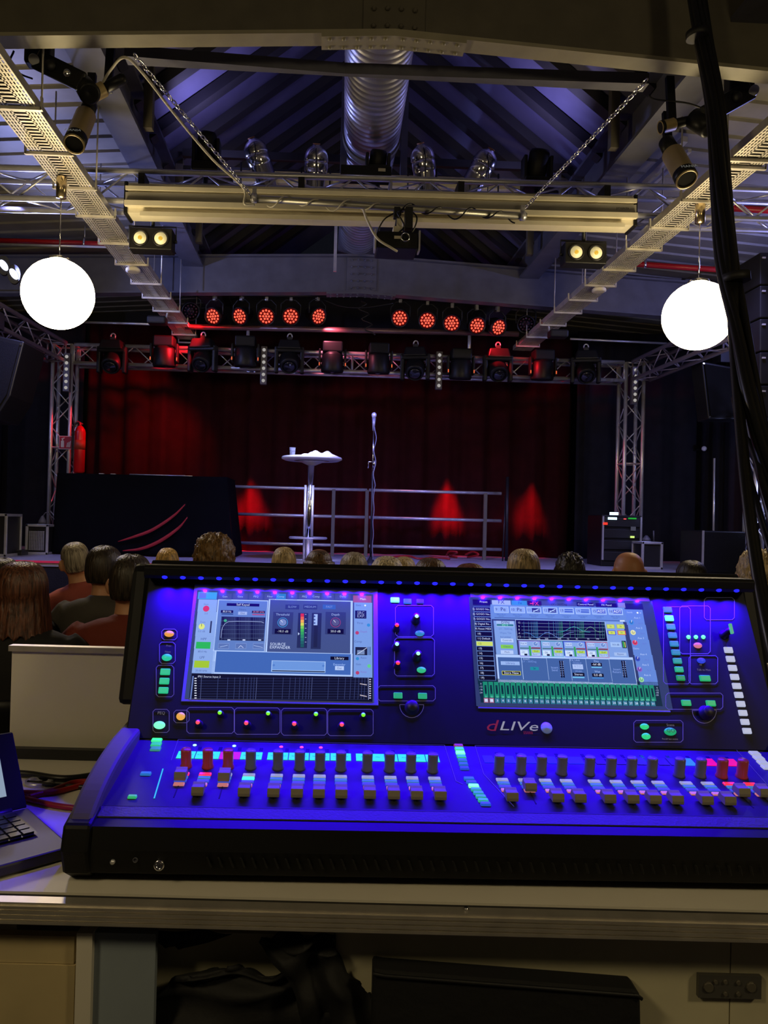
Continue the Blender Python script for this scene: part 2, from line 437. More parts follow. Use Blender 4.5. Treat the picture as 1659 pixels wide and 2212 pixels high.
# ---------------------------------------------------------------- globes
M_GLOBE = mat('opal_glass_lit', (255,250,235), .3, 0, (255,230,176), GLOBE_L, sample=True)
def pendant(x, y, z, label, r=.25):
    t = thing('pendant_lamp', label, 'lamp', (x, y, z), group='opal globe pendant lamps')
    part('globe', MB().ell((x,y,z), (r,r,r*.985), seg=40, rings=24), M_GLOBE, t)
    part('neck', MB().lathe([(.075,-.012),(.075,.01),(.012,.03)], Matrix.Translation((x,y,z+r*.985))), M_CHROME, t)
    part('cord', MB().tube([(x,y,z+r), (x,y,TRZ-.14)], .0045, 6), M_CHROME, t)
    part('canopy', MB().lathe([(.0,-.15),(.035,-.145),(.037,0),(.02,.01)], Matrix.Translation((x,y,TRZ-.01))), mat('brushed_brass', (200,180,140), .25, 1), t)
    return t
pendant(-1.914, 5.47, 3.055, 'glowing opal globe pendant lamp on the left, below the left cable tray')
pendant(2.728, 5.47, 3.06, 'glowing opal globe pendant lamp on the right, below the right cable tray')
pendant(-1.9, -.6, 3.055, 'opal globe pendant lamp behind the desk, left')
pendant(2.72, -.6, 3.055, 'opal globe pendant lamp behind the desk, right')
# ---------------------------------------------------------------- ventilation duct
dt = thing('ventilation_duct', 'large silver spiral ventilation duct running under the roof ridge', 'duct', (RX, 4.6, 4.5))
def duct(y0, y1, c0, c1, r):
    mb = MB(); L = y1-y0; n = int(L/.075); pts = []
    for i in range(n+1):
        for dy, dr in ((0,0),(.055,0),(.062,.006),(.07,.006)):
            pts.append((y0+(i*.075)+dy, r+dr))
    vs = []; seg = 40
    for yy, rr in pts:
        f = (yy-y0)/L; cx = c0[0]+(c1[0]-c0[0])*f; cz = c0[1]+(c1[1]-c0[1])*f
        for k in range(seg):
            a = 2*PI*k/seg; vs.append((cx+rr*math.cos(a), yy+.035*k/seg*2, cz+rr*math.sin(a)))
    fs = [(i*seg+k, i*seg+(k+1)%seg, (i+1)*seg+(k+1)%seg, (i+1)*seg+k) for i in range(len(pts)-1) for k in range(seg)]
    return mb.add(vs, fs, 0, True)
d0 = aY(815,150,5.5); d1 = aY(803,290,6.8)
part('duct_section', duct(3.2, 6.75, (d0.x-.05,d0.z+.08), (d1.x,d1.z-.02), .245), M_DUCT, dt)
part('duct_collar', MB().tube([(d1.x,6.74,d1.z-.02),(d1.x,6.82,d1.z-.02)], .262, 40), M_STEELD, dt)
part('duct_section', duct(6.8, 9.6, (d1.x,d1.z-.02), (aY(780,515,8.3).x, d1.z-.05), .235), M_DUCT, dt)
for u in (742, 872):
    p = aY(u, 350, 6.95); part('duct_hanger', MB().box((p.x,6.95,4.95), (.06,.06,1.3)), M_STEEL, dt)
p0 = aY(725,520,8.6); part('duct_hanger', MB().box((p0.x,8.6,p0.z), (.035,.04,.7)), M_ALU, dt)
# ---------------------------------------------------------------- roller screen case + pipe + projector
SY = 5.95
a, b = aY(270,424,SY), aY(1376,452,SY)
sc_ = thing('projection_screen', 'long cream roller projection screen case hanging on the lighting truss', 'projection screen', a)
def casebox(z0, z1, y0, y1, xa=0, xb=0):
    dd = (b-a); return MB().bar(a+Vector((xa,(y0+y1)/2,(z0+z1)/2)), b+Vector((-xb,(y0+y1)/2,(z0+z1)/2)), y1-y0, z1-z0)
part('case', casebox(-.115,.115,.03,.2), M_BEIGE, sc_)
part('case_rib', casebox(.055,.085,0,.04), M_BEIGE, sc_); part('case_rib', casebox(-.02,.04,.012,.04), M_STEELD if 0 else mat('grey_enamel', (150,146,135), .5), sc_)
part('case_lip', casebox(-.075,-.035,-.02,.04), M_BEIGE, sc_)
for e in (a, b): part('end_cap', MB().box(e+Vector((0,.115,0)), (.03,.2,.26)), M_BLACK, sc_, bevel=.01)
part('bottom_bar', casebox(-.15,-.115,-.01,.05,.12,.1), M_BEIGE, sc_)
tmb = MB(); text(tmb, 'projecta', Matrix.Translation(aY(1345,449,SY-.022)) @ Matrix.Rotation(PI/2,4,'X'), .03); part('name_plate', tmb, M_BLACK, sc_)
for u in (300,650,1000,1320):
    p = aY(u, 400, SY); part('hanger_strap', MB().box((p.x, SY+.15, a.z+.16+(p.x-a.x)/(b.x-a.x)*(b.z-a.z)), (.05,.16,.12)), M_BLACKM, sc_)
a2, b2 = aY(505,384,6.7), aY(1130,404,6.7)
single('light_trough', MB().bar(a2, b2, .1, .1), M_BEIGE, 'long cream trough behind the chrome spotlights', 'trough', bevel=.008)
a3, b3 = aY(395,331,7.2), aY(1225,364,7.2)
single('black_batten', MB().bar(a3, b3, .05, .07).bar(a3+Vector((0,.05,-.12)), b3+Vector((0,.05,-.12)), .04, .04), M_BLACKM, 'black batten spanning below the silver duct', 'batten')
PYY = 5.78
pa, pb = aY(541,428,PYY), aY(1137,467,PYY)
t = thing('suspended_pipe', 'grey pipe hung on two chains in front of the roller screen', 'pipe', pa)
part('pipe', MB().tube([pa, pb], .026, 14), mat('dull_aluminium', (150,148,140), .4, .8), t)
part('clamp', MB().tube([pa+Vector((.01,0,0)), pa+Vector((.05,0,0))], .036, 10).box(pa+Vector((.03,0,.04)), (.03,.03,.08)), M_ALU, t)
part('clamp', MB().tube([pb-Vector((.01,0,0)), pb-Vector((.05,0,0))], .036, 10).box(pb+Vector((-.03,0,.04)), (.03,.03,.08)), M_ALU, t)
wr = MB(); wk = MB()
def along(f, dz=0, dy=0): q = pa+(pb-pa)*f; return q+Vector((0,dy,dz))
for base, mb_ in ((.0, wr), (.5, wk)):
    pts = []
    for i in range(60):
        f = i/59*.42+(.06 if mb_ is wr else .54); ph = f*2*PI*9
        pts.append(along(f, .033*math.sin(ph)-.03*max(0,math.sin(ph*.5)), -.034*math.cos(ph)-.006))
    mb_.tube(pts, .006, 6)
single('wrapped_cable', wr, M_CABLEW, 'pale cable wound around the left half of the hung pipe', 'cable')
single('wrapped_cable', wk, M_CABLE, 'black cable wound around the right half of the hung pipe', 'cable')
def chain(p0, p1, label, wire=None):
    t = MB(); p0, p1 = Vector(p0), Vector(p1); d = (p1-p0); n = int(d.length/.042); dn = d.normalized(); u, w_ = basis(dn)
    for i in range(n):
        c = p0+d*((i+.5)/n); s1 = u if i % 2 else w_
        pts = [c+dn*(.029*math.sin(q))+s1*(.013*math.cos(q)) for q in [2*PI*k/10 for k in range(11)]]
        t.tube(pts, .0042, 5, cap=False)
    single('chain', t, M_CHROME, label, 'chain')
chain(aY(290,118,4.5), aY(541,420,5.78), 'steel chain slanting down from the ridge beam on the left')
chain(aY(1398,172,4.5), aY(1133,450,5.78), 'steel chain slanting down from the ridge beam on the right')
c0 = [aY(215,190,4.7), aY(240,150,4.6), aY(270,124,4.5), aY(310,160,4.7), aY(380,250,5.0), aY(460,345,5.5), aY(525,405,5.72), aY(528,440,5.74), aY(550,442,5.74)]
def smooth(pts, n=8):
    out = []; P = [Vector(p) for p in pts]; P = [P[0]*2-P[1]] + P + [P[-1]*2-P[-2]]
    for i in range(1, len(P)-2):
        for k in range(n):
            t = k/n; a_, b2_, c2, d2 = P[i-1], P[i], P[i+1], P[i+2]
            out.append(.5*((2*b2_)+(c2-a_)*t+(2*a_-5*b2_+4*c2-d2)*t*t+(3*b2_-a_-3*c2+d2)*t**3))
    out.append(P[-2]); return out
single('hanging_cable', MB().tube(smooth(c0), .009, 6), M_CABLEW, 'pale cable looping from a spotlight down along the left chain', 'cable')
# projector
PP = aY(855, 531, 5.75)
pj = thing('projector', 'small black video projector hanging from the middle of the pipe', 'projector', PP-Vector((0,0,.07)))
part('housing', MB().box(PP, (.31,.26,.125)), M_BLACK, pj, bevel=.012)
l_ = part('lens', MB().lathe([(.034,0),(.034,.03),(.028,.034),(.026,.02),(.0,.018)], rot_to((0,-1,0), PP+Vector((.055,-.13,.01)))), M_CHROME, pj)
part('lens_glass', MB().lathe([(.026,.0),(.018,.012),(0,.015)], rot_to((0,-1,0), PP+Vector((.055,-.148,.01)))), M_BLACK, l_)
part('label_plate', MB().box(PP+Vector((-.0,-.132,.016)), (.05,.003,.022)), M_BEIGE, pj)
for sg in (-1,1): part('cage_bar', MB().box(PP+Vector((sg*.165,-.08,0)), (.012,.1,.15)), M_ALU, pj)
part('yoke', MB().box(PP+Vector((.01,0,.1)), (.07,.08,.07)).box(PP+Vector((.02,0,.17)), (.04,.05,.1)), M_BEIGE, pj)
cl = MB().tube([PP+Vector((.0,0,.1)), PP+Vector((.02,0,.26))], .02, 8).box(PP+Vector((.09,-.02,.2)), (.06,.08,.16)).box(PP+Vector((-.0,-.02,.24)), (.05,.06,.08))
part('clamp', cl, M_BLACKM, pj, bevel=.006)
for k, pts in enumerate(([(-.02,0,.25),(-.1,-.03,.18),(-.14,-.02,.08),(-.05,-.1,.07)], [(.05,0,.26),(-.0,-.08,.22),(.05,-.09,.12),(.0,-.04,.07)], [(.1,0,.28),(.15,-.05,.2),(.12,-.04,.1),(.05,-.02,.07)])):
    part('power_lead', MB().tube(smooth([PP+Vector(q) for q in pts]), .006, 6), M_CABLE, pj)
single('hanging_cable', MB().tube(smooth([aY(785,453,5.7), aY(795,480,5.66), aY(815,515,5.6), aY(845,535,5.58), aY(858,543,5.6)]), .009, 6), M_CABLEW, 'pale cable drooping over the front of the projector', 'cable')
# ---------------------------------------------------------------- chrome PAR cans
def parcan(c, tip, label):
    c = Vector(c); d = (Vector(tip)-c).normalized()      # c: rear dome centre; d towards the mouth
    t = thing('chrome_spotlight', label, 'spotlight', c+d*.3, group='chrome spotlights on the lighting truss')
    M = rot_to(d, c)
    part('rear_dome', MB().lathe([(.0,-.115),(.03,-.113)]+[(.105*math.cos(a_), -.105*math.sin(a_)) for a_ in [rad(x) for x in (70,55,40,25,10,0)]]+[(.108,.02),(.1,.03)], M, 32), M_CHROME, t)
    part('rear_cap', MB().lathe([(.032,-.11),(.032,-.118),(.0,-.119)], M, 20), mat('ceramic_cap', (210,150,110), .5), t, label='pale orange round cap')
    part('barrel', MB().lathe([(.1,.03),(.104,.04),(.104,.1),(.1,.11),(.104,.12),(.104,.32),(.108,.325),(.108,.34)], M, 32), M_CHROME, t)
    for sx_ in (-.125,.125): part('yoke_arm', MB().tube([c+Vector((sx_,0,-.1)), c+Vector((sx_,0,-.28))], .008, 6), M_BLACKM, t)
    part('lead', MB().tube(smooth([c-d*.1, c+Vector((0,-.12,.0)), c+Vector((.01,-.13,-.12)), c+Vector((.02,-.05,-.3))]), .005, 6), M_CABLE, t)
for (u, v, u2, v2), lb in zip(((553,328,590,440), (683,342,680,440), (913,340,928,440), (1047,350,1000,440)),
        ('chrome spotlight on the lighting truss, leftmost of the four', 'chrome spotlight on the truss, second from the left', 'chrome spotlight on the truss, just right of the duct', 'chrome spotlight on the truss, rightmost and tilted left')):
    parcan(aY(u, v, 6.6), aY(u2, v2, 6.75), lb)
# ---------------------------------------------------------------- blinders
M_COB = mat('warm_led_reflector', (235,225,190), .4, 0, (215,200,140), .55)
for u, v, s_ in ((325,515,'left'), (1266,546,'right')):
    p = aY(u, v, 6.15); t = thing('blinder_light', 'black two-lamp blinder with round cream lamps hanging at the %s end of the screen case' % s_, 'stage light', p)
    part('housing', MB().box(p+Vector((0,.07,0)), (.345,.14,.175)), M_BLACK, t, bevel=.008)
    for sg in (-1,1):
        q = p+Vector((sg*.082,0,-.0))
        l_ = part('lamp', MB().lathe([(.066,0),(.066,.012),(.054,.014),(.05,.004),(.0,.003)], rot_to((0,-1,0), q)), M_BLACKM, t)
        part('reflector', MB().lathe([(.05,.005),(.05,.008),(0,.009)], rot_to((0,-1,0), q)), M_COB, l_)
        part('chip', MB().lathe([(.017,.009),(.016,.016),(0,.017)], rot_to((0,-1,0), q)), glow((245,190,60), .9), l_)
        part('side_knob', MB().tube([p+Vector((sg*.17,.07,0)), p+Vector((sg*.2,.07,0))], .012, 8), M_BLACKM, t)
    part('yoke', MB().tube([p+Vector((-.19,.07,0)), p+Vector((-.19,.07,.12)), p+Vector((.19,.07,.12)), p+Vector((.19,.07,0))], .008, 6).tube([p+Vector((0,.07,.12)), p+Vector((0,.07,.42))], .016, 8), M_BLACKM, t)
# ---------------------------------------------------------------- black moving heads on the middle truss
def box_head(p, w_, h_, label, name='moving_head', d_=.2):
    t = thing(name, label, 'stage light', p)
    part('base', MB().box(p+Vector((0,0,-h_*.36)), (w_, d_, h_*.22)), M_BLACK, t, bevel=.012)
    for sx_ in (-.46,.46): part('yoke_arm', MB().box(p+Vector((w_*sx_,0,.0)), (w_*.13, d_*.6, h_*.6)), M_BLACKM, t, bevel=.01)
    part('clamp', MB().tube([p+Vector((0,0,-h_*.4)), p+Vector((0,-.02,-h_*.4-.14))], .022, 10), M_BLACKM, t)
    hd = part('head', MB().lathe([(w_*.3,-h_*.3),(w_*.36,-h_*.2),(w_*.36,h_*.3),(w_*.3,h_*.38)], rot_to((.1,-.35,1), p+Vector((0,0,h_*.08))), 20), M_BLACK, t)
    return t
box_head(aY(446,333,6.4), .22, .38, 'black moving head standing on the truss left of the chrome spotlights')
box_head(aY(1160,368,6.4), .24, .36, 'black moving head standing on the truss right of the chrome spotlights')
box_head(aY(816,352,6.4), .2, .22, 'small black moving head on the truss below the duct')
p = aY(790,378,6.3)
t = thing('splitter_box', 'flat black electronics box on the truss under the duct', 'box', p)
part('housing', MB().box(p, (.42,.12,.11)), M_BLACK, t, bevel=.006); part('label_plate', MB().box(p+Vector((.13,-.062,.02)), (.06,.003,.025)), M_BEIGE, t)
# ---------------------------------------------------------------- profile spotlights near the ridge beam
M_GOLD = mat('bronze_housing', (176,156,112), .4, .3, vary=.1)
def projspot(p0, p1, r, label, txt=True):
    p0, p1 = Vector(p0), Vector(p1); d = (p1-p0).normalized(); L = (p1-p0).length
    t = thing('profile_spotlight', label, 'spotlight', p0); M = rot_to(d, p0)
    part('barrel', MB().lathe([(r*.8,0),(r,.01),(r,L*.96),(r*1.02,L*.97),(r*1.02,L),(r*.85,L),(r*.8,L*.9),(0,L*.88)], M, 28), M_GOLD, t)
    part('front_band', MB().lathe([(r*1.03,L*.78),(r*1.03,L*.99)], M, 28), M_BLACK, t)
    u = (d.cross(Vector((0,-1,0)))).normalized(); n = u.cross(d)
    if n.y > 0: n = -n
    if txt:
        mb = MB(); c = p0+d*(L*.885)+n*(r*1.06)
        xx = n.cross(Vector(d)).normalized(); Mt = Matrix(((xx.x,-d.x,n.x,c.x),(xx.y,-d.y,n.y,c.y),(xx.z,-d.z,n.z,c.z),(0,0,0,1)))
        text(mb, 'MANIA', Mt, r*.5); part('lettering', mb, glow((150,150,140), .4), t)
    part('arm', MB().bar(p0+Vector((-.0,0,0))-n*r, p0+Vector((0,.05,.35))-n*r, .05, .03), M_BLACK, t)
    part('back_housing', MB().lathe([(r*.5,-.14),(r*.72,-.12),(r*.78,0)], M, 20), M_BLACK, t)
projspot(aY(186,248,4.75), aY(160,312,4.55), .062, 'bronze spotlight pointing down left of the left chain, with white lettering')
projspot(aY(228,190,4.7), aY(186,212,4.7), .045, 'short bronze spotlight just above the lettered left one', False)
projspot(aY(1452,330,4.75), aY(1484,388,4.6), .066, 'bronze spotlight pointing down beside the right cable tray, with white lettering')
projspot(aY(1458,268,4.7), aY(1426,276,4.7), .04, 'short bronze spotlight just above the lettered right one', False)
def wash(p, p1, label):
    p, p1 = Vector(p), Vector(p1); d = (p1-p).normalized(); L = (p1-p).length
    t = thing('moving_head', label, 'stage light', p); M = rot_to(d, p)
    part('clamp_bracket', MB().box(p+Vector((-.02,.05,.12)), (.16,.1,.2)), M_BLACK, t, bevel=.015)
    part('hanging_pipe', MB().tube([p+Vector((-.02,.05,.2)), p+Vector((-.02,.05,4.62-p.z))], .024, 10), M_BLACKM, t)
    part('arm', MB().bar(p+Vector((0,-.06,0)), p1+Vector((0,-.06,0)), .03, .12), M_BLACK, t, bevel=.012)
    for f, r in ((.35,.035), (.7,.024)):
        part('pivot_disc', MB().lathe([(r,0),(r*.9,.012),(r*.4,.016),(0,.017)], rot_to((0,-1,-.2), p+(p1-p)*f+Vector((0,-.078,0)))), M_CHROME if f > .5 else M_BLACKM, t)
    part('head', MB().lathe([(.04,-.06),(.06,-.05),(.066,.09),(.05,.1),(.0,.08)], rot_to((.4,-.5,-.6), p1), 20), M_BLACK, t)
    part('ring_marking', MB().lathe([(.03,0),(.033,.002),(.03,.004)], rot_to((0,-1,-.6), p+Vector((.0,-.085,-.02)))), M_ALU, t)
wash(aY(85,140,4.7), aY(185,190,4.65), 'black moving head clamped left under the near beam')
wash(aY(1612,205,4.7), aY(1510,262,4.65), 'black moving head clamped right under the near beam')
for pts, lb in (([(30,110,4.6),(20,140,4.6),(45,160,4.7),(70,170,4.7)], 'thin black cable beside the left moving head'), ([(1400,205,4.8),(1415,215,4.8),(1480,222,4.7),(1520,235,4.7)], 'thin black cable between the right spotlights')):
    single('thin_cable', MB().tube(smooth([aY(*q) for q in pts]), .006, 6), M_CABLE, lb, 'cable')
# ---------------------------------------------------------------- LED pars under the far beam
M_PARB = mat('par_housing', (26,22,26), .35, vary=.1)
M_DOT = glow((255,95,70), 1.4); M_DOTR = glow((210,15,15), .9)
def ledpar():
    t = thing('led_par', 'x', 'stage light', (0,0,0), group='red LED pars under the far beam')
    # local: mouth looks along -Y, slightly down
    M = rot_to((0,-1,-.45), (0,0,0))
    b = part('barrel', MB().lathe([(.05,-.2),(.075,-.19),(.105,-.1),(.113,0),(.113,.03),(.104,.03),(.1,.012),(0,.01)], M, 28), M_PARB, t, world=False)
    mb = MB(); mb.lathe([(.098,.012),(0,.0125)], M, 24, 1)
    dots = [(0,0)] + [(.036*math.cos(a_), .036*math.sin(a_)) for a_ in [k*PI/3 for k in range(6)]] + [(.074*math.cos(a_), .074*math.sin(a_)) for a_ in [k*PI/6 for k in range(12)]]
    for x, y in dots: mb.lathe([(.0145,.013),(.013,.018),(0,.019)], M @ Matrix.Translation((x,y,0)), 8, 0)
    part('led_array', mb, [M_DOT, mat('par_face', (70,4,6), .4, 0, (120,8,10), .35)], t, world=False)
    part('yoke', MB().tube([(-.12,.02,.02),(-.125,.02,.15),(-.06,.02,.21),(.06,.02,.21),(.125,.02,.15),(.12,.02,.02)], .009, 6), M_BLACKM, t, world=False)
    part('hook_clamp', MB().box((0,.02,.235), (.04,.05,.07)), M_ALU, t, world=False, bevel=.006)
    return t
par0 = ledpar(); first = True
pars = [(461,683,-25), (519,683,-30), (575,683,0), (628,683,5), (687,683,35), (864,687,-15), (923,692,-8), (976,698,-18), (1030,703,8), (1076,707,22)]
ordn = ['first', 'second', 'third', 'fourth', 'fifth']
for i, (u, v, a_) in enumerate(pars):
    p = aY(u, v, 9.55); o = par0 if i == 0 else dup(par0)
    o.location = p; o.rotation_euler = (0, 0, rad(a_*1.0))
    o['label'] = 'red LED par under the far beam, %s from left in the %s row' % (ordn[i % 5], 'left' if i < 5 else 'right')
M_OFF = mat('par_face_off', (60,20,30), .25)
for u, v, s_ in ((412,672,'left'), (1136,700,'right')):
    o = dup(par0, loc=aY(u, v, 9.6), rz=rad(15 if s_ == 'left' else -10), label='unlit LED par at the far %s end of the red lamps' % s_, group='unlit LED pars')
    for ch in o.children:
        if ch.name.startswith('led_array'): remat(ch, M_OFF, 0); remat(ch, M_BLACK, 1)
rp0, rp1 = aY(160,690,9.75), aY(1440,722,9.75)
def ppt(u, y=9.75):
    v = 706 + (u-420)*.0215
    return aY(u, v, y)
t = thing('lighting_bar', 'dark red-lit pipe running below the row of LED pars', 'pipe', ppt(420))
part('pipe', MB().tube([ppt(400), ppt(1120)], .035, 14), mat('grey_pipe', (120,90,92), .35, .4), t)
for u in (536, 1015): part('hanger_rod', MB().tube([ppt(u)+Vector((0,.02,0)), ppt(u)+Vector((0,.02,-.3))], .022, 8), M_ALU, t)
single('lighting_bar', MB().tube([aY(430,636,9.55), aY(715,640,9.55)], .02, 8), M_BLACKM, 'black bar holding the left row of red pars', 'pipe')
single('lighting_bar', MB().tube([aY(845,642,9.55), aY(1150,664,9.55)], .02, 8), M_BLACKM, 'black bar holding the right row of red pars', 'pipe')
single('loose_cable', MB().tube(smooth([aY(700,648,9.5),aY(740,662,9.5),aY(790,664,9.5),aY(850,655,9.5)]), .008, 6), M_CABLE, 'black cable sagging between the two rows of red pars', 'cable')
single('coiled_cable', MB().tube([aY(780+10*math.sin(k*.9)+k*.9, 650+k*3.2, 9.5) for k in range(24)], .009, 6), M_CABLE, 'black coiled cable hanging in the middle of the far beam', 'cable')
# red sprinkler pipes
for (u0,v0,u1,v1,y), lb in (((-60,518,232,528,8.6), 'red sprinkler pipe on the left behind the globe cord'), ((1370,570,1800,600,8.6), 'red sprinkler pipe on the right above the globe'), ((1560,448,1900,470,7.4), 'red sprinkler pipe behind the truss at the right edge')):
    p0, p1 = aY(u0,v0,y), aY(u1,v1,y)
    t = thing('sprinkler_pipe', lb, 'pipe', p0)
    part('pipe', MB().tube([p0, p1], .032, 12), M_REDPIPE, t)
    q = p0+(p1-p0)*(.83 if u0 < 0 else .05)
    part('sprinkler_head', MB().tube([q+Vector((0,-.03,.06)), q+Vector((0,-.03,-.05))], .014, 8), M_CHROME, t)
    part('hanger_clip', MB().tube([q+Vector((0,0,.03)), q+Vector((0,0,.2))], .006, 6), M_ALU, t)
single('grey_conduit', MB().tube([aY(-60,526,8.4), aY(240,534,8.4)], .014, 8), M_ALU, 'thin grey conduit below the left red pipe', 'pipe')
single('grey_conduit', MB().tube([aY(120,694,9.75), aY(345,701,9.1)], .014, 8), M_ALU, 'thin grey conduit ending at the left ceiling camera', 'pipe')
single('grey_conduit', MB().tube([aY(1232,732,9.75), aY(1440,742,9.75)], .014, 8), M_ALU, 'thin grey conduit running right from the right ceiling camera', 'pipe')
# ---------------------------------------------------------------- stage lights on the stage truss
def headA():   # moving head with yoke hanging from its base
    t = thing('moving_head', 'x', 'stage light')
    part('base', MB().box((0,0,.17), (.3,.24,.12), taper=.8), M_BLACK, t, world=False, bevel=.015)
    part('yoke', MB().box((-.165,0,-.02), (.05,.12,.34), taper=1).box((.165,0,-.02), (.05,.12,.34)).box((0,0,.1), (.36,.14,.05)), M_BLACK, t, world=False, bevel=.015)
    part('head', MB().lathe([(.05,-.17),(.11,-.15),(.13,-.05),(.12,.1),(.095,.14),(.09,.12),(0,.11)], rot_to((.05,-.8,-.7), (0,0,-.04)), 24), M_BLACK, t, world=False)
    part('lens', MB().lathe([(.088,.125),(.06,.14),(0,.148)], rot_to((.05,-.8,-.7), (0,0,-.04)), 20), mat('lens_glass', (30,30,40), .08, .2, coat=.5), t, world=False)
    part('safety_ring', MB().tube([(.03*math.cos(a_),0,.29+.035*math.sin(a_)) for a_ in [2*PI*k/12 for k in range(13)]], .009, 6, cap=False), M_ALU, t, world=False)
    part('clamp', MB().box((0,0,.25), (.06,.05,.06)), M_BLACKM, t, world=False)
    return t
def headB():   # barrel shaped wash light
    t = thing('wash_light', 'x', 'stage light')
    part('base', MB().box((0,0,.17), (.26,.22,.14)), M_BLACK, t, world=False, bevel=.02)
    part('barrel', MB().lathe([(.1,.12),(.135,.08),(.14,-.06),(.15,-.12),(.135,-.15),(.13,-.13),(0,-.12)], Matrix.Rotation(rad(8),4,'X'), 24), M_BLACK, t, world=False)
    for sg in (-1,1):
        part('side_arm', MB().box((sg*.165,0,.03), (.03,.1,.24)), M_BLACK, t, world=False, bevel=.01)
        part('indicator', MB().box((sg*.168,-.052,-.05), (.012,.004,.04)), glow((255,110,60), .9), t, world=False)
    return t
hA = headA(); hB = headB(); nA = nB = 0
names = ['leftmost', 'second from the left', 'third from the left', 'fourth from the left', 'fifth from the left', 'sixth from the left', 'seventh from the left']
for u, v in ((243,775), (438,772), (625,775), (897,790), (1075,793), (1265,797)):
    o = hA if nA == 0 else dup(hA)
    o.location = aY(u, v, TY-.28); o.rotation_euler = (0,0,rad(random.uniform(-14,14)))
    o['label'] = 'black yoke-mounted moving head on the stage truss, %s of its kind' % names[nA]; o['group'] = 'moving heads on the stage truss'; nA += 1
for u, v in ((355,768), (530,768), (718,780), (818,783), (995,795), (1172,797)):
    o = hB if nB == 0 else dup(hB)
    o.location = aY(u, v, TY-.28)
    o['label'] = 'black barrel wash light on the stage truss, %s of its kind' % names[nB]; o['group'] = 'wash lights on the stage truss'; nB += 1
# pixel bars
def pbar():
    t = thing('led_bar', 'x', 'stage light')
    part('body', MB().box((0,0,0), (.085,.07,.5)), mat('bar_housing', (90,86,96), .45, .3), t, world=False, bevel=.008)
    for k in range(6):
        part('pixel_lens', MB().lathe([(.022,0),(.018,.012),(0,.014)], rot_to((0,-1,0), (0,-.035,-.2+k*.08)), 14), glow((210,205,200), .55), t, world=False)
    return t
pb0 = pbar()
for i, (u, v, lb) in enumerate(((145,805,'on the left tower of the stage'), (570,790,'on the stage truss, left of the bar table'), (948,801,'on the stage truss, right of the microphone'), (1370,833,'on the right tower of the stage'))):
    o = pb0 if i == 0 else dup(pb0)
    o.location = aY(u, v, TY-.2); o['label'] = 'vertical bar of six round lamps hanging '+lb; o['group'] = 'vertical lamp bars'
# ---------------------------------------------------------------- PA speakers flown left and right
def pa(corners, y, depth, label, name='hanging_speaker'):
    pts = [aY(u, v, y) for u, v in corners]; n = len(pts)
    t = thing(name, label, 'speaker', pts[0])
    mb = MB(); vs = [p for p in pts]+[p+Vector((.02,depth,0)) for p in pts]
    mb.add(vs, [list(range(n)), [n+i for i in range(n)][::-1]]+[(i, n+i, n+(i+1)%n, (i+1)%n) for i in range(n)])
    part('cabinet', mb, M_BLACK, t, bevel=.01)
    c = sum((p for p in pts), Vector())/n
    g = MB(); g.add([c+(p-c)*.9+Vector((0,-.012,0)) for p in pts], [list(range(n))]); part('grille', g, M_GRILLE, t, solid=.006)
    part('rigging', MB().box(c+Vector((0,.1,max(p.z for p in pts)-c.z+.08)), (.2,.2,.16)), M_BLACKM, t)
    for q in (pts[0], pts[-1], pts[1]):
        part('screw', MB().lathe([(.012,0),(.01,.008)], rot_to((0,-1,0), q+(c-q)*.08+Vector((0,-.002,0))), 8), M_CHROME, t)
    return t
pa([(-120,700),(52,738),(22,855),(-10,905),(-130,900)], 7.2, .5, 'black loudspeaker flown at the left edge below the side truss')
t = thing('hanging_speaker', 'tall black column of loudspeakers hanging at the right edge behind the cables', 'speaker', aY(1660,900,6.6))
for k in range(5):
    v0 = 545+k*72; q = [aY(u, v, 6.6) for u, v in ((1642,v0),(1770,v0),(1770,v0+69),(1642,v0+69))]
    mb = MB(); mb.add(q+[p+Vector((0,.4,0)) for p in q], [(0,3,2,1),(4,5,6,7),(0,1,5,4),(1,2,6,5),(2,3,7,6),(3,0,4,7)])
    e = part('cabinet', mb, M_BLACK, t, bevel=.008); 
    part('handle', MB().box(q[0]+Vector((.03,-.008,-.05)), (.03,.012,.014)), M_ALU, e)
# dark panel to the right of the stage, behind the cables
wsp = pa([(1515,780),(1625,800),(1625,905),(1530,905)], 8.8, .3, 'dark wedge of a loudspeaker above the right side of the stage', name='wedge_speaker')
q = aY(1570,790,8.9); part('hanging_pipe', MB().tube([q, Vector((q.x,q.y,4.7))], .02, 8), M_BLACKM, wsp)
# LED floods at the far left
M_FLOOD = glow((205,215,255), 6)
for u, v, lb in ((8,573,'upper'), (30,592,'lower')):
    p = aY(u, v, 7.6); t = thing('flood_light', 'bright blue-white lamp at the left edge beside the globe, %s one' % lb, 'stage light', p)
    part('housing', MB().lathe([(.06,.14),(.08,.1),(.085,0)], rot_to((-.3,.9,.1), p), 20, sx=.7, sy=1.1), M_BLACKM, t)
    part('lens', MB().lathe([(.05,0),(.045,.012),(0,.015)], rot_to((.3,-.9,-.1), p) @ Matrix.Rotation(rad(35),4,'Z'), 20, sx=.62, sy=1.15), M_FLOOD, t)
# =================================================================== ON STAGE
def onst(u, v, y): p = aY(u, v, y); return Vector((p.x, y, DECK))
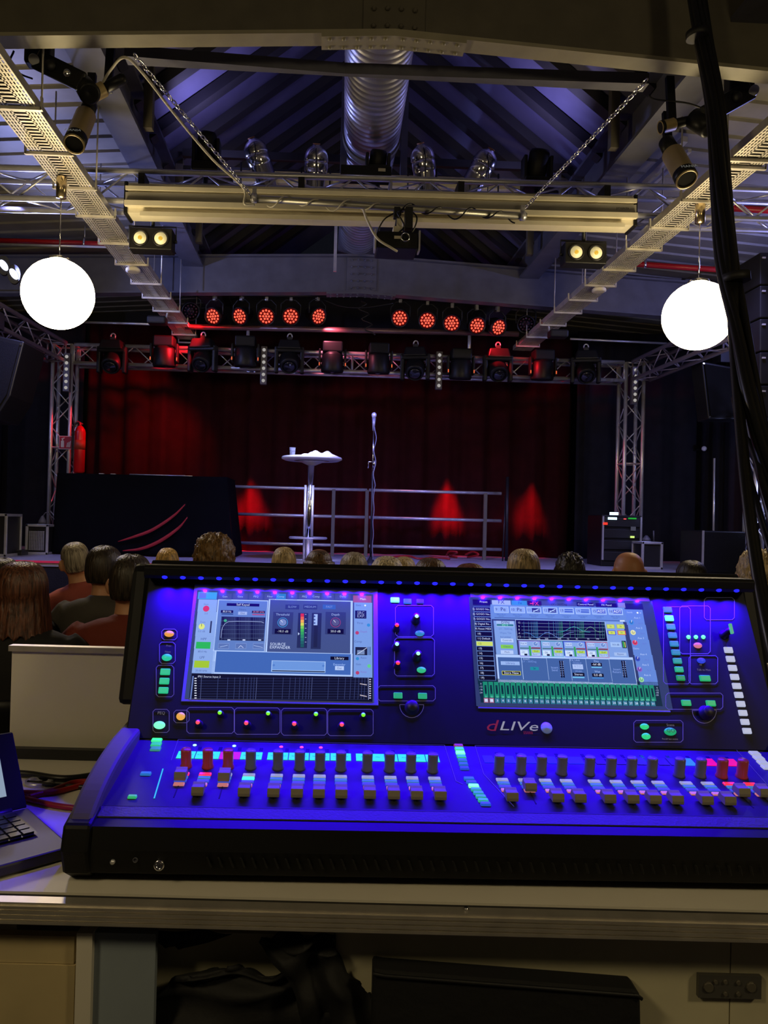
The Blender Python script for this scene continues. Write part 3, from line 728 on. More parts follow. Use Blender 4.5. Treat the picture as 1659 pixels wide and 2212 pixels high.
# bar table
BY = 8.45; q = aY(667, 1100, BY)
t = thing('bar_table', 'tall round silver bar table standing at the front of the stage', 'table', (q.x, BY, DECK))
zt = aY(671, 990, BY).z
part('table_top', MB().lathe([(.0,-.03),(.3,-.028),(.335,-.012),(.337,.0),(.33,.012),(0,.014)], Matrix.Translation((q.x+.02,BY,zt)), 40), mat('table_laminate', (225,225,230), .25, .2), t)
part('under_bowl', MB().lathe([(.04,-.08),(.12,-.045),(.2,-.028)], Matrix.Translation((q.x+.02,BY,zt)), 30), M_EDGE, t)
part('column', MB().tube([(q.x,BY,DECK+.03), (q.x+.015,BY,zt-.05)], .036, 20), M_CHROME, t)
for sg in (-1,1): part('column_rail', MB().tube([(q.x+sg*.042,BY-.02,DECK+.03), (q.x+sg*.042,BY-.02,zt-.3)], .014, 10), M_ALU, t)
zf = aY(667,1162,BY).z
part('foot_rest', MB().lathe([(.205,-.012),(.215,0),(.205,.012),(.195,0),(.205,-.012)], Matrix.Translation((q.x,BY,zf)), 36).bar((q.x-.2,BY,zf),(q.x+.2,BY,zf),.02,.02).bar((q.x,BY-.2,zf),(q.x,BY+.2,zf),.02,.02), M_ALU, t)
part('base', MB().lathe([(.26,0),(.26,.012),(.05,.035),(.0,.036)], Matrix.Translation((q.x,BY,DECK)), 36), M_EDGE, t)
zt2 = zt+.014
g = aY(632, 980, BY)
t = thing('drinking_glass', 'clear glass of water on the left of the bar table', 'glass', (g.x, BY-.05, zt2))
part('tumbler', MB().lathe([(.028,0),(.034,.09),(.036,.095),(.033,.09),(.027,.006),(0,.006)], Matrix.Translation((g.x,BY-.05,zt2)), 24), mat('clear_glass', (240,245,255), .03, 0, trans=.8), t)
part('water', MB().lathe([(.0265,.007),(.031,.06),(0,.06)], Matrix.Translation((g.x,BY-.05,zt2)), 24), mat('water', (210,220,245), .05, 0, trans=.8), t)
c = aY(690, 980, BY)
def heap(u, v):
    x = (u-.5)*.42; y = (v-.5)*.26
    f = max(0, 1-(2*u-1)**2)*max(0, 1-(2*v-1)**2)
    return (c.x+x, BY+y, zt2+.003+f**.6*(.05+.018*math.sin(u*17+v*4)+.012*math.sin(v*13-u*6)))
single('crumpled_cloth', MB().grid(heap, 28, 14), mat('white_cloth', (245,245,248), .8, bump=.2), 'crumpled white cloth lying on the bar table', 'cloth', solid=.003)
# mic stand
MY = 8.3; q = aY(801, 1195, MY); x0 = q.x; ztop = aY(808, 897, MY).z; xt = aY(808, 897, MY).x
t = thing('microphone_stand', 'straight microphone stand with round silver microphone at centre stage', 'microphone stand', (x0, MY, DECK))
part('pole', MB().tube([(x0,MY,DECK+.04), (x0+(xt-x0)*.75,MY,DECK+(ztop-DECK)*.62)], .011, 10), M_BLACKM, t)
part('upper_tube', MB().tube([(x0+(xt-x0)*.7,MY,DECK+(ztop-DECK)*.5), (xt,MY,ztop-.12)], .008, 10), M_CHROME, t)
part('base', MB().lathe([(.13,0),(.13,.012),(.05,.04),(.015,.1)], Matrix.Translation((x0,MY,DECK)), 28), M_BLACKM, t)
zz = aY(800,998,MY).z
part('clutch', MB().tube([(x0+.01,MY,zz-.06),(x0+.012,MY,zz+.02)], .017, 10).tube([(x0+.01,MY-.02,zz),(x0-.05,MY-.03,zz),(x0-.055,MY-.03,zz-.07)], .007, 6), M_CHROME, t)
mh = part('microphone', MB().tube([(xt-.002,MY,ztop-.17),(xt,MY,ztop-.03)], [.012,.021], 14), mat('grey_mic_body', (150,150,160), .4, .5), t)
part('microphone_head', MB().ell((xt,MY,ztop), (.028,.028,.032)), mat('mic_mesh', (225,225,235), .35, .5), mh)
zs = [DECK+.02+(ztop-.15-DECK)*k/40 for k in range(41)]
cb = MB().tube([(x0+(xt-x0)*k/40+.018+.012*math.sin(k*.9)*(1 if k > 22 else .4), MY-.02, z) for k, z in enumerate(zs)], .0055, 6)
single('microphone_cable', cb, mat('pale_mic_cable', (110,110,125), .5), 'thin cable winding down the microphone stand', 'cable')
# railing
RYY = 10.25
def railing(us, vs0, vs1, label, y=RYY):
    """us: left/right pixel; three rails"""
    t = thing('stage_railing', label, 'railing', (aY(us[0],1200,y).x, y, DECK))
    rails = ((1051,1066), (1110,1126), (1172,1187))
    for (a_, b3_) in rails:
        p0 = aY(us[0], a_+(us[0]-500)*.0259, y); p1 = aY(us[1], a_+(us[1]-500)*.0259, y)
        part('rail', MB().tube([p0, p1], .021, 12), M_ALU, t)
    for u in us[2]:
        p = aY(u, 1100, y); zt_ = aY(u, 1051+(u-500)*.0259, y).z
        part('post', MB().box((p.x,y,(DECK+zt_)/2), (.045,.045,zt_-DECK)), M_STEELD, t)
    return t
railing((478,793,(482,720,792)), 0, 0, 'left section of the three-rail aluminium railing, behind the bar table')
railing((797,1083,(1048,)), 0, 0, 'right section of the three-rail aluminium railing, behind the microphone')
p = onst(1094,1200,10.1); single('thin_pole', MB().tube([p, p+Vector((-.01,0,aY(1093,1030,10.1).z-DECK))], .022, 8), M_BLACKM, 'dark upright pole at the right end of the railing', 'pole')
single('leaning_bar', MB().tube([onst(1086,1200,10.0), aY(1092,1070,10.15)], .01, 6), M_BLACKM, 'thin bar leaning against the dark upright pole', 'pole')
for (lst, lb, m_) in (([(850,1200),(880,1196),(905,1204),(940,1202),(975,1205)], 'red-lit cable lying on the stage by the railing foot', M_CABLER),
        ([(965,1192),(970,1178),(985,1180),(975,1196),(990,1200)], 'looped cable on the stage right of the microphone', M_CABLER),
        ([(1005,1190),(1020,1178),(1030,1188),(1015,1200)], 'second looped cable near the railing end', M_CABLER)):  # red stage light on these cables is put into their colour
    pts = []
    for k, (u, v) in enumerate(lst):
        p = aY(u, v, 9.9-.05*k); pts.append(Vector((p.x, 9.9-.1*(k % 3), max(DECK+.015, DECK+(p.z-DECK)*.6))))
    single('stage_cable', MB().tube(smooth(pts), .014, 6), m_, lb, 'cable')
# black cloth covered table
CYY = 9.3
A0, A1 = aY(126,1022,CYY), aY(491,1031,CYY); Bx0, Bx1 = aY(112,1180,CYY-.15).x, aY(505,1190,CYY-.15).x
t = thing('covered_table', 'long table wholly draped in black cloth on the left of the stage', 'table', ((A0.x+A1.x)/2, CYY, DECK))
def cloth(u, v):
    # u around left-front-right, v top to bottom
    x = A0.x+(A1.x-A0.x)*u; xb = Bx0+(Bx1-Bx0)*u
    zt_ = A0.z+(A1.z-A0.z)*u
    f = v; xx = x+(xb-x)*f
    y = CYY-.03-.13*f-.018*f*math.sin(u*38+1.3*math.sin(u*9))
    y -= .04*math.exp(-((u-.55-.35*(1-f)*1.0)/.035)**2)*(1 if f > .35 else 0)*f
    return (xx, y, zt_+(DECK+.01-zt_)*f)
mb = MB().grid(cloth, 90, 14)
mb.add([(A0.x,CYY-.03,A0.z),(A1.x,CYY-.03,A1.z),(A1.x+.02,CYY+.75,A1.z),(A0.x,CYY+.75,A0.z)], [(0,1,2,3)])
for xx, zt_, xb in ((A0.x,A0.z,Bx0),(A1.x,A1.z,Bx1)):
    mb.add([(xx,CYY-.03,zt_),(xx,CYY+.75,zt_),(xb,CYY+.8,DECK+.01),(xb,CYY-.16,DECK+.01)], [(0,1,2,3)])
part('table_cloth', mb, mat('black_molton', (9,9,12), .95, spec=.06, bump=.3, vary=.1), t, solid=.006)
def stripe(pts, w0):
    mb = MB(); P = smooth([aY(u, v, CYY-.19-.02) for u, v in pts], 6); n = len(P)
    vs = []
    for i, p in enumerate(P):
        ww = w0*math.sin(PI*min(1,.08+i/(n-1)*.92))*.9+.006; vs += [p+Vector((0,0,ww)), p-Vector((0,0,ww*.6))]
    mb.add(vs, [(2*i,2*i+1,2*i+3,2*i+2) for i in range(n-1)], 0, True); return mb
M_STR = mat('red_satin', (150,18,26), .5)
part('cloth_fold', stripe([(400,1090),(375,1115),(330,1145),(290,1160),(255,1170)], .022), M_STR, t, solid=.004, label='upper red fold')
part('cloth_fold', stripe([(405,1118),(385,1142),(345,1170),(305,1186),(265,1190)], .026), M_STR, t, solid=.004, label='lower red fold')
for u, w_ in ((220,.06), (245,.06), (407,.1)):
    p = aY(u, 1021+(u-200)*.02, CYY+.2); single('cable_plug' if u < 300 else 'metal_bar', MB().box((p.x,CYY+.2,A0.z+.012), (w_,.04,.018)), M_ALU, {220:'small silver piece on the black table, leftmost', 245:'small silver piece on the black table, second from left', 407:'wider silver bar near the right end of the black table'}[u], 'metal piece')
pz = MB(); 
single('table_rod', MB().tube([(aY(280,1025,CYY+.3).x,CYY+.3,A0.z+.02), (aY(400,1027,CYY+.3).x,CYY+.3,A0.z+.02)], .012, 8), M_ALU, 'thin rod lying on the middle of the black table', 'rod')
# fire extinguisher + sign on left tower
EY = 9.85; p = aY(172,975,EY); zb = aY(172,1022,EY).z
t = thing('fire_extinguisher', 'tall red fire extinguisher hanging on the left truss tower', 'fire extinguisher', (p.x, EY, zb))
ze = aY(172,930,EY).z
part('cylinder', MB().lathe([(.0,0),(.055,.0),(.068,.02),(.068,ze-zb-.03),(.06,ze-zb+.01),(.035,ze-zb+.05),(.02,ze-zb+.06)], Matrix.Translation((p.x,EY,zb)), 28), M_REDPAINT, t)
part('valve', MB().tube([(p.x,EY,ze+.05),(p.x,EY,ze+.1)], .016, 10).bar((p.x+.03,EY,ze+.085),(p.x-.04,EY,ze+.12),.02,.012), M_REDPAINT, t)
part('hose', MB().tube(smooth([(p.x-.01,EY-.01,ze+.1),(p.x-.06,EY-.01,ze+.08),(p.x-.085,EY-.02,ze-.05),(p.x-.085,EY-.02,ze-.4)]), .013, 8), M_RUBBER, t)
part('instruction_label', MB().lathe([(.0695,.3),(.0695,.42)], Matrix.Translation((p.x,EY,zb)), 28), mat('label_red', (170,60,40), .5), t)
p = aY(141.5,956,9.92); h = .085
t = thing('extinguisher_sign', 'small red and white fire extinguisher sign on the left tower', 'sign', p)
part('panel', MB().box(p, (.17,.006,.17)), mat('sign_white', (215,200,205), .5), t)
part('red_field', MB().box(p+Vector((0,-.004,0)), (.155,.004,.155)), mat('sign_red', (165,12,40), .5), t)
s_ = MB().box(p+Vector((-.035,-.008,-.02)), (.04,.003,.085)).box(p+Vector((-.035,-.008,.035)), (.015,.003,.02)).bar(p+Vector((-.05,-.008,.045)), p+Vector((-.01,-.008,.06)), .003, .012)
for k in range(3): s_.bar(p+Vector((.02+.018*k,-.008,-.06)), p+Vector((.03+.018*k,-.008,.0+.01*k)), .003, .01)
part('pictogram', s_, MATS['sign_white'], t)
# silver rack case on the left
def flight(u0, v0, u1, v1, y, d_, label, grille=True, cap=True, name='flight_case'):
    a_ = aY(u0, v0, y); b4 = aY(u1, v1, y); x0_, x1_ = a_.x, b4.x; z1_ = a_.z; z0_ = DECK
    t = thing(name, label, 'case', ((x0_+x1_)/2, y, z0_))
    cx, cz, wx, hz = (x0_+x1_)/2, (z0_+z1_)/2, x1_-x0_, z1_-z0_
    part('body', MB().box((cx,y+d_/2+.01,cz), (wx-.03,d_,hz-.03)), M_BLACKM, t)
    fr = MB(); e = .028
    for yy in (y, y+d_):
        fr.box((x0_+e/2,yy,cz),(e,e,hz)).box((x1_-e/2,yy,cz),(e,e,hz)).box((cx,yy,z0_+e/2),(wx,e,e)).box((cx,yy,z1_-e/2),(wx,e,e))
    for xx in (x0_+e/2, x1_-e/2):
        for zz_ in (z0_+e/2, z1_-e/2): fr.box((xx,y+d_/2,zz_),(e,d_,e))
    part('edge_frame', fr, M_ALU, t, bevel=.004)
    if grille:
        g_ = MB()
        for i in range(9):
            for j in range(14): g_.box((x0_+wx*.2+wx*.6*i/8, y-.012, z0_+hz*.16+hz*.6*j/13), (wx*.05,.01,hz*.03))
        part('front_grille', g_, mat('pale_grille', (170,170,175), .5, .3), t)
    for zz_ in (z0_+.01,): 
        for sx_ in (x0_+.05, x1_-.05): part('foot', MB().box((sx_,y+.05,z0_+.006), (.04,.05,.012)), M_RUBBER, t)
    return t, (cx, cz, wx, hz)
flight(56,1132,104,1190,9.0,.28,'small silver-edged amplifier case with a pale grille at the left of the stage')
p = aY(85,1125,9.0); single('clip_lamp', MB().lathe([(.05,0),(.045,.03),(.015,.09),(0,.1)], Matrix.Translation((p.x,9.1,aY(85,1132,9.0).z+.002)), 14).tube(smooth([(p.x,9.1,p.z+.05),(p.x+.05,9.1,p.z+.1),(p.x+.12,9.15,p.z+.02)]), .006, 6), M_STEEL, 'small grey clip lamp with cord on the left amplifier case', 'lamp')
# left edge speaker / case and block
flight(-60,1108,14,1200,8.4,.4,'dark silver-edged case cut off by the left edge of the photo', grille=False)
p = onst(30,1190,8.8); single('wooden_block', MB().box((p.x+.02,8.8,DECK+.05), (.22,.2,.02)).box((p.x-.06,8.8,DECK+.02), (.05,.2,.04)).box((p.x+.1,8.8,DECK+.02), (.05,.2,.04)), M_BLACKM, 'low dark wooden block on the stage beside the left case', 'block', bevel=.004)
# amplifier rack on the right
ry = 9.35
a_, b4 = aY(1300,1112,ry), aY(1385,1200,ry)
t = thing('amplifier_rack', 'tall dark amplifier rack with small coloured lights at the right tower', 'rack', ((a_.x+b4.x)/2, ry, DECK))
cx, wx = (a_.x+b4.x)/2, b4.x-a_.x; hz = a_.z-DECK
part('cabinet', MB().box((cx,ry+.25,DECK+hz/2), (wx,.5,hz)), M_BLACK, t, bevel=.01)
for sg in (-1,1): part('rack_rail', MB().box((cx+sg*wx*.47,ry-.01,DECK+hz*.55), (.02,.02,hz*.85)), M_ALU, t)
for k in range(4): part('rack_unit', MB().box((cx,ry-.008,DECK+hz*(.2+.22*k)), (wx*.88,.02,hz*.17)), M_BLACKM, t, bevel=.004)
def lamp_at(u, v, w_, h_, col, es, nm='status_display'):
    p = aY(u, v, ry-.03); return part(nm, MB().box(p, (w_,.01,h_)), glow(col, es), t)
lamp_at(1323,1120,.11,.03,(190,225,255),2.2); lamp_at(1308,1131,.05,.03,(255,60,40),1,'status_light')
lamp_at(1366,1120,.1,.018,(40,190,60),.7); lamp_at(1350,1121,.03,.014,(255,90,90),.9,'status_light'); lamp_at(1368,1142,.06,.05,(90,90,110),.5); lamp_at(1366,1160,.05,.025,(200,230,120),1.2,'status_light')
p = aY(1333,1110,ry); single('lit_console_screen', MB().box((p.x,ry+.1,DECK+hz+.02), (.09,.06,.035)), glow((200,230,255), 2.2), 'tiny bright screen on top of the amplifier rack', 'screen')
flight(1386,1170,1431,1222,8.9,.28,'small silver-edged case on the stage right of the amplifier rack', grille=False)
p = aY(1404,1168,8.9); single('clip_lamp', MB().lathe([(.05,0),(.045,.03),(.012,.07)], Matrix.Translation((p.x,9.0,aY(1404,1170,8.9).z+.002)), 14).tube([(p.x+.09,9.0,aY(1404,1170,8.9).z+.002),(p.x+.085,9.0,p.z+.12)], .008, 6), M_STEEL, 'small grey cap and stub on the right silver-edged case', 'lamp')
# big speaker at right
a_, b4 = aY(1516,1146,8.2), aY(1610,1240,8.2)
t = thing('floor_speaker', 'large dark loudspeaker cabinet standing at the right front of the stage', 'speaker', ((a_.x+b4.x)/2, 8.2, DECK))
cx = (a_.x+b4.x)/2; wx = b4.x-a_.x; z1_ = a_.z
part('cabinet', MB().box((cx,8.45,(DECK+z1_)/2), (wx,.5,z1_-DECK)), M_BLACK, t, bevel=.015)
part('grille', MB().box((cx,8.195,(DECK+z1_)/2), (wx*.9,.012,(z1_-DECK)*.9)), M_GRILLE, t)
part('edge_trim', MB().box((a_.x+.012,8.19,(DECK+z1_)/2), (.02,.014,z1_-DECK)), M_ALU, t)
part('handle', MB().box((b4.x+.005,8.3,DECK+.2), (.03,.1,.08)), M_ALU, t)
p = onst(1541,1200,8.9); t = thing('speaker_pole', 'thin silver pole standing behind the large right loudspeaker', 'pole', p)
part('pole', MB().tube([p, (aY(1543,990,8.9).x,8.9,aY(1543,990,8.9).z)], .012, 8), M_ALU, t); part('base', MB().lathe([(.14,0),(.14,.012),(.02,.03)], Matrix.Translation(p)), M_BLACKM, t)
p = aY(1521,969,10.85); t = thing('wall_lamp', 'small round white ball lamp against the dark drape on the right', 'lamp', p)
part('ball', MB().ell(p, (.036,.036,.036)), mat('white_ball', (225,225,235), .4), t); part('stem', MB().tube([p, p+Vector((0,.3,0))], .01, 6), M_BLACKM, t)
# =================================================================== DESK
TH = -1.96
tr = rad(TH)
DZ = .9
TM = Matrix.Rotation(tr, 4, 'Z')
tb = thing('desk_flight_case', 'white flight case used as a desk, with ribbed aluminium front edge', 'desk', TM @ Vector((.1,1.2,0)), tr)
def L(v): return TM @ Vector(v)
def lb(c, d, mb=None, mi=0): return (mb or MB()).box(c, d, TM, mi)
YF = 1.205
part('desk_top', lb((.1,(YF+1.86)/2,DZ-.011), (2.6,1.86-YF,.022)), M_WHITEC, tb)
part('front_groove', lb((.1,YF-.006,DZ-.014), (2.6,.014,.02)), M_BLACK, tb)
ed = lb((.1,YF-.022,DZ-.018), (2.6,.02,.034))
for k in range(4): lb((.1,YF-.033,DZ-.008-k*.0075), (2.6,.004,.0045), ed)
part('edge_profile', ed, M_EDGE, tb)
part('edge_rivet', MB().lathe([(.004,0),(.003,.003)], TM @ Matrix.Translation((.20,YF-.02,DZ)), 10), M_CHROME, tb)
part('back_rail', lb((.1,1.855,DZ+.0), (2.6,.02,.05)), M_BLACKM, tb)
def tpl(px, py, yl):
    """desk-frame point on the upright plane y = yl"""
    o = TM.inverted() @ O; d = TM.to_3x3().inverted() @ ray(px, py); k = (yl-o.y)/d.y; return o+d*k
def board(name, x0, x1, y0, y1, yl, m_, th=.016, root=None, label=None, low=None):
    a_ = tpl(x0, (y0+y1)/2, yl).x; b5 = tpl(x1, (y0+y1)/2, yl).x; zt_ = min(DZ-.037, tpl((x0+x1)/2, y0, yl).z); zb_ = tpl((x0+x1)/2, y1, yl).z if low is None else low
    return part(name, lb(((a_+b5)/2, yl+th/2, (zt_+zb_)/2), (b5-a_, th, zt_-zb_)), m_, root or tb, label=label)
YB = YF+.008
M_BRN = mat('brown_board', (190,172,128), .55, vary=.12)
board('drawer_front', -420, 160, 2016, 2075, YB, M_BRN, label='narrow upper brown board')
board('drawer_front', -420, 160, 2079, 2212, YB-.003, M_BRN, low=.02, label='wide lower brown board')
board('post', 163, 197, 2016, 2212, YB-.012, M_WHITEC, th=.03, low=.0)
board('side_panel', 198, 334, 2016, 2212, YB, mat('grey_board', (135,146,155), .6, vary=.08), low=.02, label='blue-grey side panel')
M_INP = mat('inner_white_panel', (205,198,165), .6, vary=.12)
board('inner_panel', 334, 720, 2016, 2212, YB+.07, M_INP, low=.02)
board('inner_panel', 722, 1576, 2016, 2212, YB+.03, M_INP, low=.02)
board('inner_panel', 1579, 2100, 2016, 2212, YB+.03, M_INP, low=.02, label='right end panel beside the seam')
hp = board('latch_plate', 1509, 1645, 2108, 2157, YB+.02, mat('latch_steel', (110,108,100), .4, .6), th=.008)
for px_, py_, r_ in ((1530,2132,.009),(1622,2132,.009),(1545,2120,.004),(1566,2120,.004),(1566,2146,.004),(1594,2122,.004),(1594,2146,.004)):
    part('screw', MB().lathe([(r_,0),(r_*.8,.003)], TM @ rot_to((0,-1,0), tpl(px_,py_,YB+.02)), 10), M_STEELD, hp)
M_JKT = mat('black_nylon', (14,14,15), .75, bump=.3, bscale=30, vary=.15)
def clothrows(rows, yl, seed, lbv, name='black_jacket', cat='jacket', amp=.012, bot=None):
    """rows: (py, px left, px right) from top to bottom"""
    N = 24; P = []
    R_ = [];
    for (y0, a0, b0_), (y1, a1, b1_) in zip(rows, rows[1:]):
        for k in range(5): f = k/5; R_.append((y0+(y1-y0)*f, a0+(a1-a0)*f, b0_+(b1_-b0_)*f))
    R_.append(rows[-1])
    vs = []
    for j, (yy, a_, b5) in enumerate(R_):
        for i in range(N+1):
            u_ = i/N; q = tpl(a_+(b5-a_)*u_, yy+3*math.sin(u_*9+seed), yl); q.y += amp*math.sin(u_*11+seed+j*.25)+amp*.6*math.sin(j*.8+u_*5)-amp*1.4*math.sin(PI*u_)
            vs.append(TM @ q)
    q0 = vs[-(N+1):]
    for v_ in q0: vs.append(Vector((v_.x, v_.y, .03 if bot is None else bot)))
    nr = len(R_)+1
    mb = MB().add(vs, [(j*(N+1)+i, (j+1)*(N+1)+i, (j+1)*(N+1)+i+1, j*(N+1)+i+1) for j in range(nr-1) for i in range(N)], 0, True)
    return single(name, mb, M_JKT, lbv, cat, solid=.008)
clothrows([(2016,332,490),(2030,338,450),(2042,350,400),(2050,366,384)], YB+.03, 1.0, 'black sleeve tucked under the aluminium edge of the desk', bot=.72, amp=.004) if 0 else None
sl_ = [(2016,330,500),(2034,334,450),(2046,350,395)]
vs = []
for j, (yy, a_, b5) in enumerate(sl_):
    for i in range(13): vs.append(TM @ (tpl(a_+(b5-a_)*i/12, yy+2*math.sin(i*1.3), YB+.03)+Vector((0,.004*math.sin(i*.9+j),0))))
single('black_sleeve', MB().add(vs, [(j*13+i,(j+1)*13+i,(j+1)*13+i+1,j*13+i+1) for j in range(2) for i in range(12)], 0, True), M_JKT, 'black sleeve tucked under the aluminium edge of the desk', 'sleeve', solid=.008)
clothrows([(2090,470,640),(2100,420,700),(2120,370,760),(2160,330,780),(2230,285,800)], YB+.035, 3.0, 'black jacket bundled under the desk left of the middle')
clothrows([(2016,618,720),(2040,580,726),(2052,556,730),(2100,600,750),(2150,640,800),(2230,660,830)], YB+.015, 5.0, 'black coat hanging from the desk edge under the console')
bg = thing('black_bag', 'wide black equipment bag under the right half of the desk', 'bag', TM @ Vector((.35,YF+.0,0)))
c4 = [tpl(u_, v_, YB-.02) for u_, v_ in ((806,2095),(830,2100),(1375,2142),(1385,2150))]
zl = .02; f_ = [TM @ q for q in c4]; lo = [TM @ Vector((c4[3].x+.03,YB-.02,zl)), TM @ Vector((c4[0].x-.0,YB-.02,zl))]
fr_ = f_+lo; bk = [p+TM.to_3x3() @ Vector((0,.045,0)) for p in fr_]; n = len(fr_)
bm = MB().add(fr_+bk, [list(range(n))[::-1], [n+i for i in range(n)]]+[(i,(i+1)%n,n+(i+1)%n,n+i) for i in range(n)])
part('bag_body', bm, M_JKT, bg, bevel=.006)
part('bag_piping', MB().tube([p+Vector((0,-.003,-.004)) for p in f_], .003, 6), M_RUBBER, bg)
# white case lid standing behind the console
lp = thing('case_lid', 'white flight case lid with aluminium top edge standing behind the console', 'case lid', L((.1,1.89,DZ)), tr)
part('lid_panel', MB().box((.1+.05,1.90,1.02), (1.95,.014,.27), TM), M_WHITEC, lp)
part('lid_edge', MB().box((.15,1.896,1.160), (1.96,.026,.014), TM), M_EDGE, lp)
part('lid_edge', MB().box((.15,1.893,.895), (1.96,.03,.03), TM), M_BLACKM, lp)
lb2 = part('lid_shell', MB().box((.15,2.05,.96), (1.95,.28,.1), TM), M_BLACKM, lp)
part('lid_stand', MB().box((.15,1.94,.44), (1.9,.06,.88), TM), M_BLACKM, lp)
# cables on the table behind
def tabcable(pts, r, m_, lbv, z=DZ):
    P = [aZ(u, v, z+r+.001) for u, v in pts]
    single('desk_cable', MB().tube(smooth(P), r, 8), m_, lbv, 'cable')
tabcable([(60,1722),(110,1708),(160,1690),(215,1688),(262,1692)], .006, M_CABLER, 'red cable on the desk left of the console, rear loop')
tabcable([(50,1712),(110,1712),(170,1698),(235,1682)], .006, M_CABLER, 'red cable on the desk left of the console, crossing the rear loop')
tabcable([(55,1725),(110,1738),(160,1745),(215,1746)], .006, M_CABLER, 'red cable on the desk left of the console, front loop')
tabcable([(-20,1668),(60,1672),(140,1682),(220,1672),(255,1665)], .008, M_CABLE, 'thick black cable along the foot of the white case lid')
tabcable([(60,1690),(120,1696),(200,1700),(250,1690)], .005, M_CABLE, 'thin black cable among the red cables')
p = aZ(85,1692,DZ); single('tape_roll', MB().lathe([(.018,0),(.018,.008),(.03,.008),(.03,0),(.018,0)], Matrix.Translation(p)), M_ALU, 'small silver ring lying on the desk by the case lid', 'tape')
# laptop
la, lb_, lc = aZ(60,1748,DZ+.022), aZ(157,1828,DZ+.022), aZ(-10,1852,DZ+.022)
ex = (la-lb_).normalized(); ey = Vector((-ex.y, ex.x, 0))*1.0   # ex: right edge, front to back
if (lc-lb_).dot(ey) < 0: ey = -ey
Lr = .26
t = thing('laptop', 'black laptop with lit screen at the left edge of the desk', 'laptop', lb_-Vector((0,0,.022)))
def lq(a_, b5, z): q_ = lb_+ex*a_+ey*b5; return (q_.x, q_.y, z)
mb = MB(); D_ = (la-lb_).length
wl = .36
vs = [lq(0,0,DZ+.002),lq(D_,0,DZ+.002),lq(D_,wl,DZ+.002),lq(0,wl,DZ+.002),lq(0,0,DZ+.022),lq(D_,0,DZ+.026),lq(D_,wl,DZ+.026),lq(0,wl,DZ+.022)]
mb.add(vs, [(0,3,2,1),(4,5,6,7),(0,1,5,4),(1,2,6,5),(2,3,7,6),(3,0,4,7)]); part('base', mb, mat('laptop_shell', (46,44,42), .5, vary=.06), t, bevel=.004)
kb = MB(); kd = MB()
vs = [lq(D_*.36,.03,DZ+.0275),lq(D_*.9,.03,DZ+.0285),lq(D_*.9,wl-.03,DZ+.0285),lq(D_*.36,wl-.03,DZ+.0275)]; kd.add(vs, [(0,1,2,3)])
part('keyboard_well', kd, M_BLACK, t)
for i in range(5):
    for j in range(13):
        a_ = D_*(.385+.105*i); b5 = .036+j*(wl-.075)/13; q_ = [lq(a_,b5,DZ+.031),lq(a_+D_*.08,b5,DZ+.031),lq(a_+D_*.08,b5+.018,DZ+.031),lq(a_,b5+.018,DZ+.031)]
        kb.add([Vector(z_)-Vector((0,0,.004)) for z_ in q_]+q_, [(4,5,6,7),(0,1,5,4),(1,2,6,5),(2,3,7,6),(3,0,4,7)])
part('keys', kb, M_BLACKM, t)
hin = lb_+ex*(D_+.004); topv = aY(-4,1558, hin.y+.06)
up = (topv-hin); up = Vector((ex.x*.09, ex.y*.09, topv.z-hin.z-.026))
sl = MB(); b0 = Vector(lq(D_+.002,0,DZ+.024)); b1 = Vector(lq(D_+.002,wl,DZ+.024)); th = ex*.008
vs = [b0,b1,b1+up,b0+up,b0+th,b1+th,b1+up+th,b0+up+th]
sl.add(vs, [(0,1,2,3),(7,6,5,4),(0,4,5,1),(1,5,6,2),(2,6,7,3),(3,7,4,0)]); sd = part('screen_lid', sl, mat('lid_black', (9,9,10), .6, spec=.1), t, bevel=.003)
off = -ex*.001; s0 = b0+ey*.034+up*.2+off; s1 = b1-ey*.034+up*.2+off; vs = [s0, s1, s1+up*.7, s0+up*.7]
part('display', MB().add(vs, [(0,1,2,3)]), glow((150,170,185), .8), sd)
part('hinge', MB().tube([b0+ey*.03, b0+ey*.09], .007, 8), M_BLACKM, t)
# =================================================================== MIXING CONSOLE
CR = rad(-.8)
CM = Matrix.Translation((.15, 1.5, DZ)) @ Matrix.Rotation(CR, 4, 'Z')
CMI = CM.inverted()
con = thing('mixing_console', 'large black digital mixing console with two touch screens, glowing deep blue on the desk', 'mixing console', CM.translation, CR)
def cpart(name, mb, mats, root=None, **k): return part(name, mb, mats, root or con, world=False, **k)
class Plane:
    def __init__(s, y0, z0, y1, z1):
        s.p = Vector((0, y0, z0)); s.t = Vector((0, y1-y0, z1-z0)).normalized(); s.n = Vector((0, -s.t.z, s.t.y))
        s.len = math.hypot(y1-y0, z1-z0)
    def at(s, px, py):
        o = CMI @ O; d = (CMI.to_3x3() @ ray(px, py)); k = (s.p-o).dot(s.n)/d.dot(s.n); q = o+d*k
        return q.x, (q-s.p).dot(s.t)
    def P(s, x, t, h=0): q = s.p+s.t*t+s.n*h; return Vector((x, q.y, q.z))
    def M(s, x, t, h=0):
        q = s.P(x, t, h); return Matrix(((1,0,0,q.x),(0,s.t.y,s.n.y,q.y),(0,s.t.z,s.n.z,q.z),(0,0,0,1)))
    def quad(s, mb, x0, t0, x1, t1, h, mi=0):
        mb.add([s.P(x0,t0,h), s.P(x1,t0,h), s.P(x1,t1,h), s.P(x0,t1,h)], [(0,1,2,3)], mi)
    def box(s, mb, x, t, w_, l_, h, mi=0, base=0, taper=1):
        mb.box((0,0,h/2), (w_, l_, h), s.M(x,t,base), mi, taper); return mb
PA_ = Plane(-.235,.100,.04,.144)      # fader surface
PB_ = Plane(.04,.144,.22,.484)        # screen panel
CXL, CXR = -.535, .812
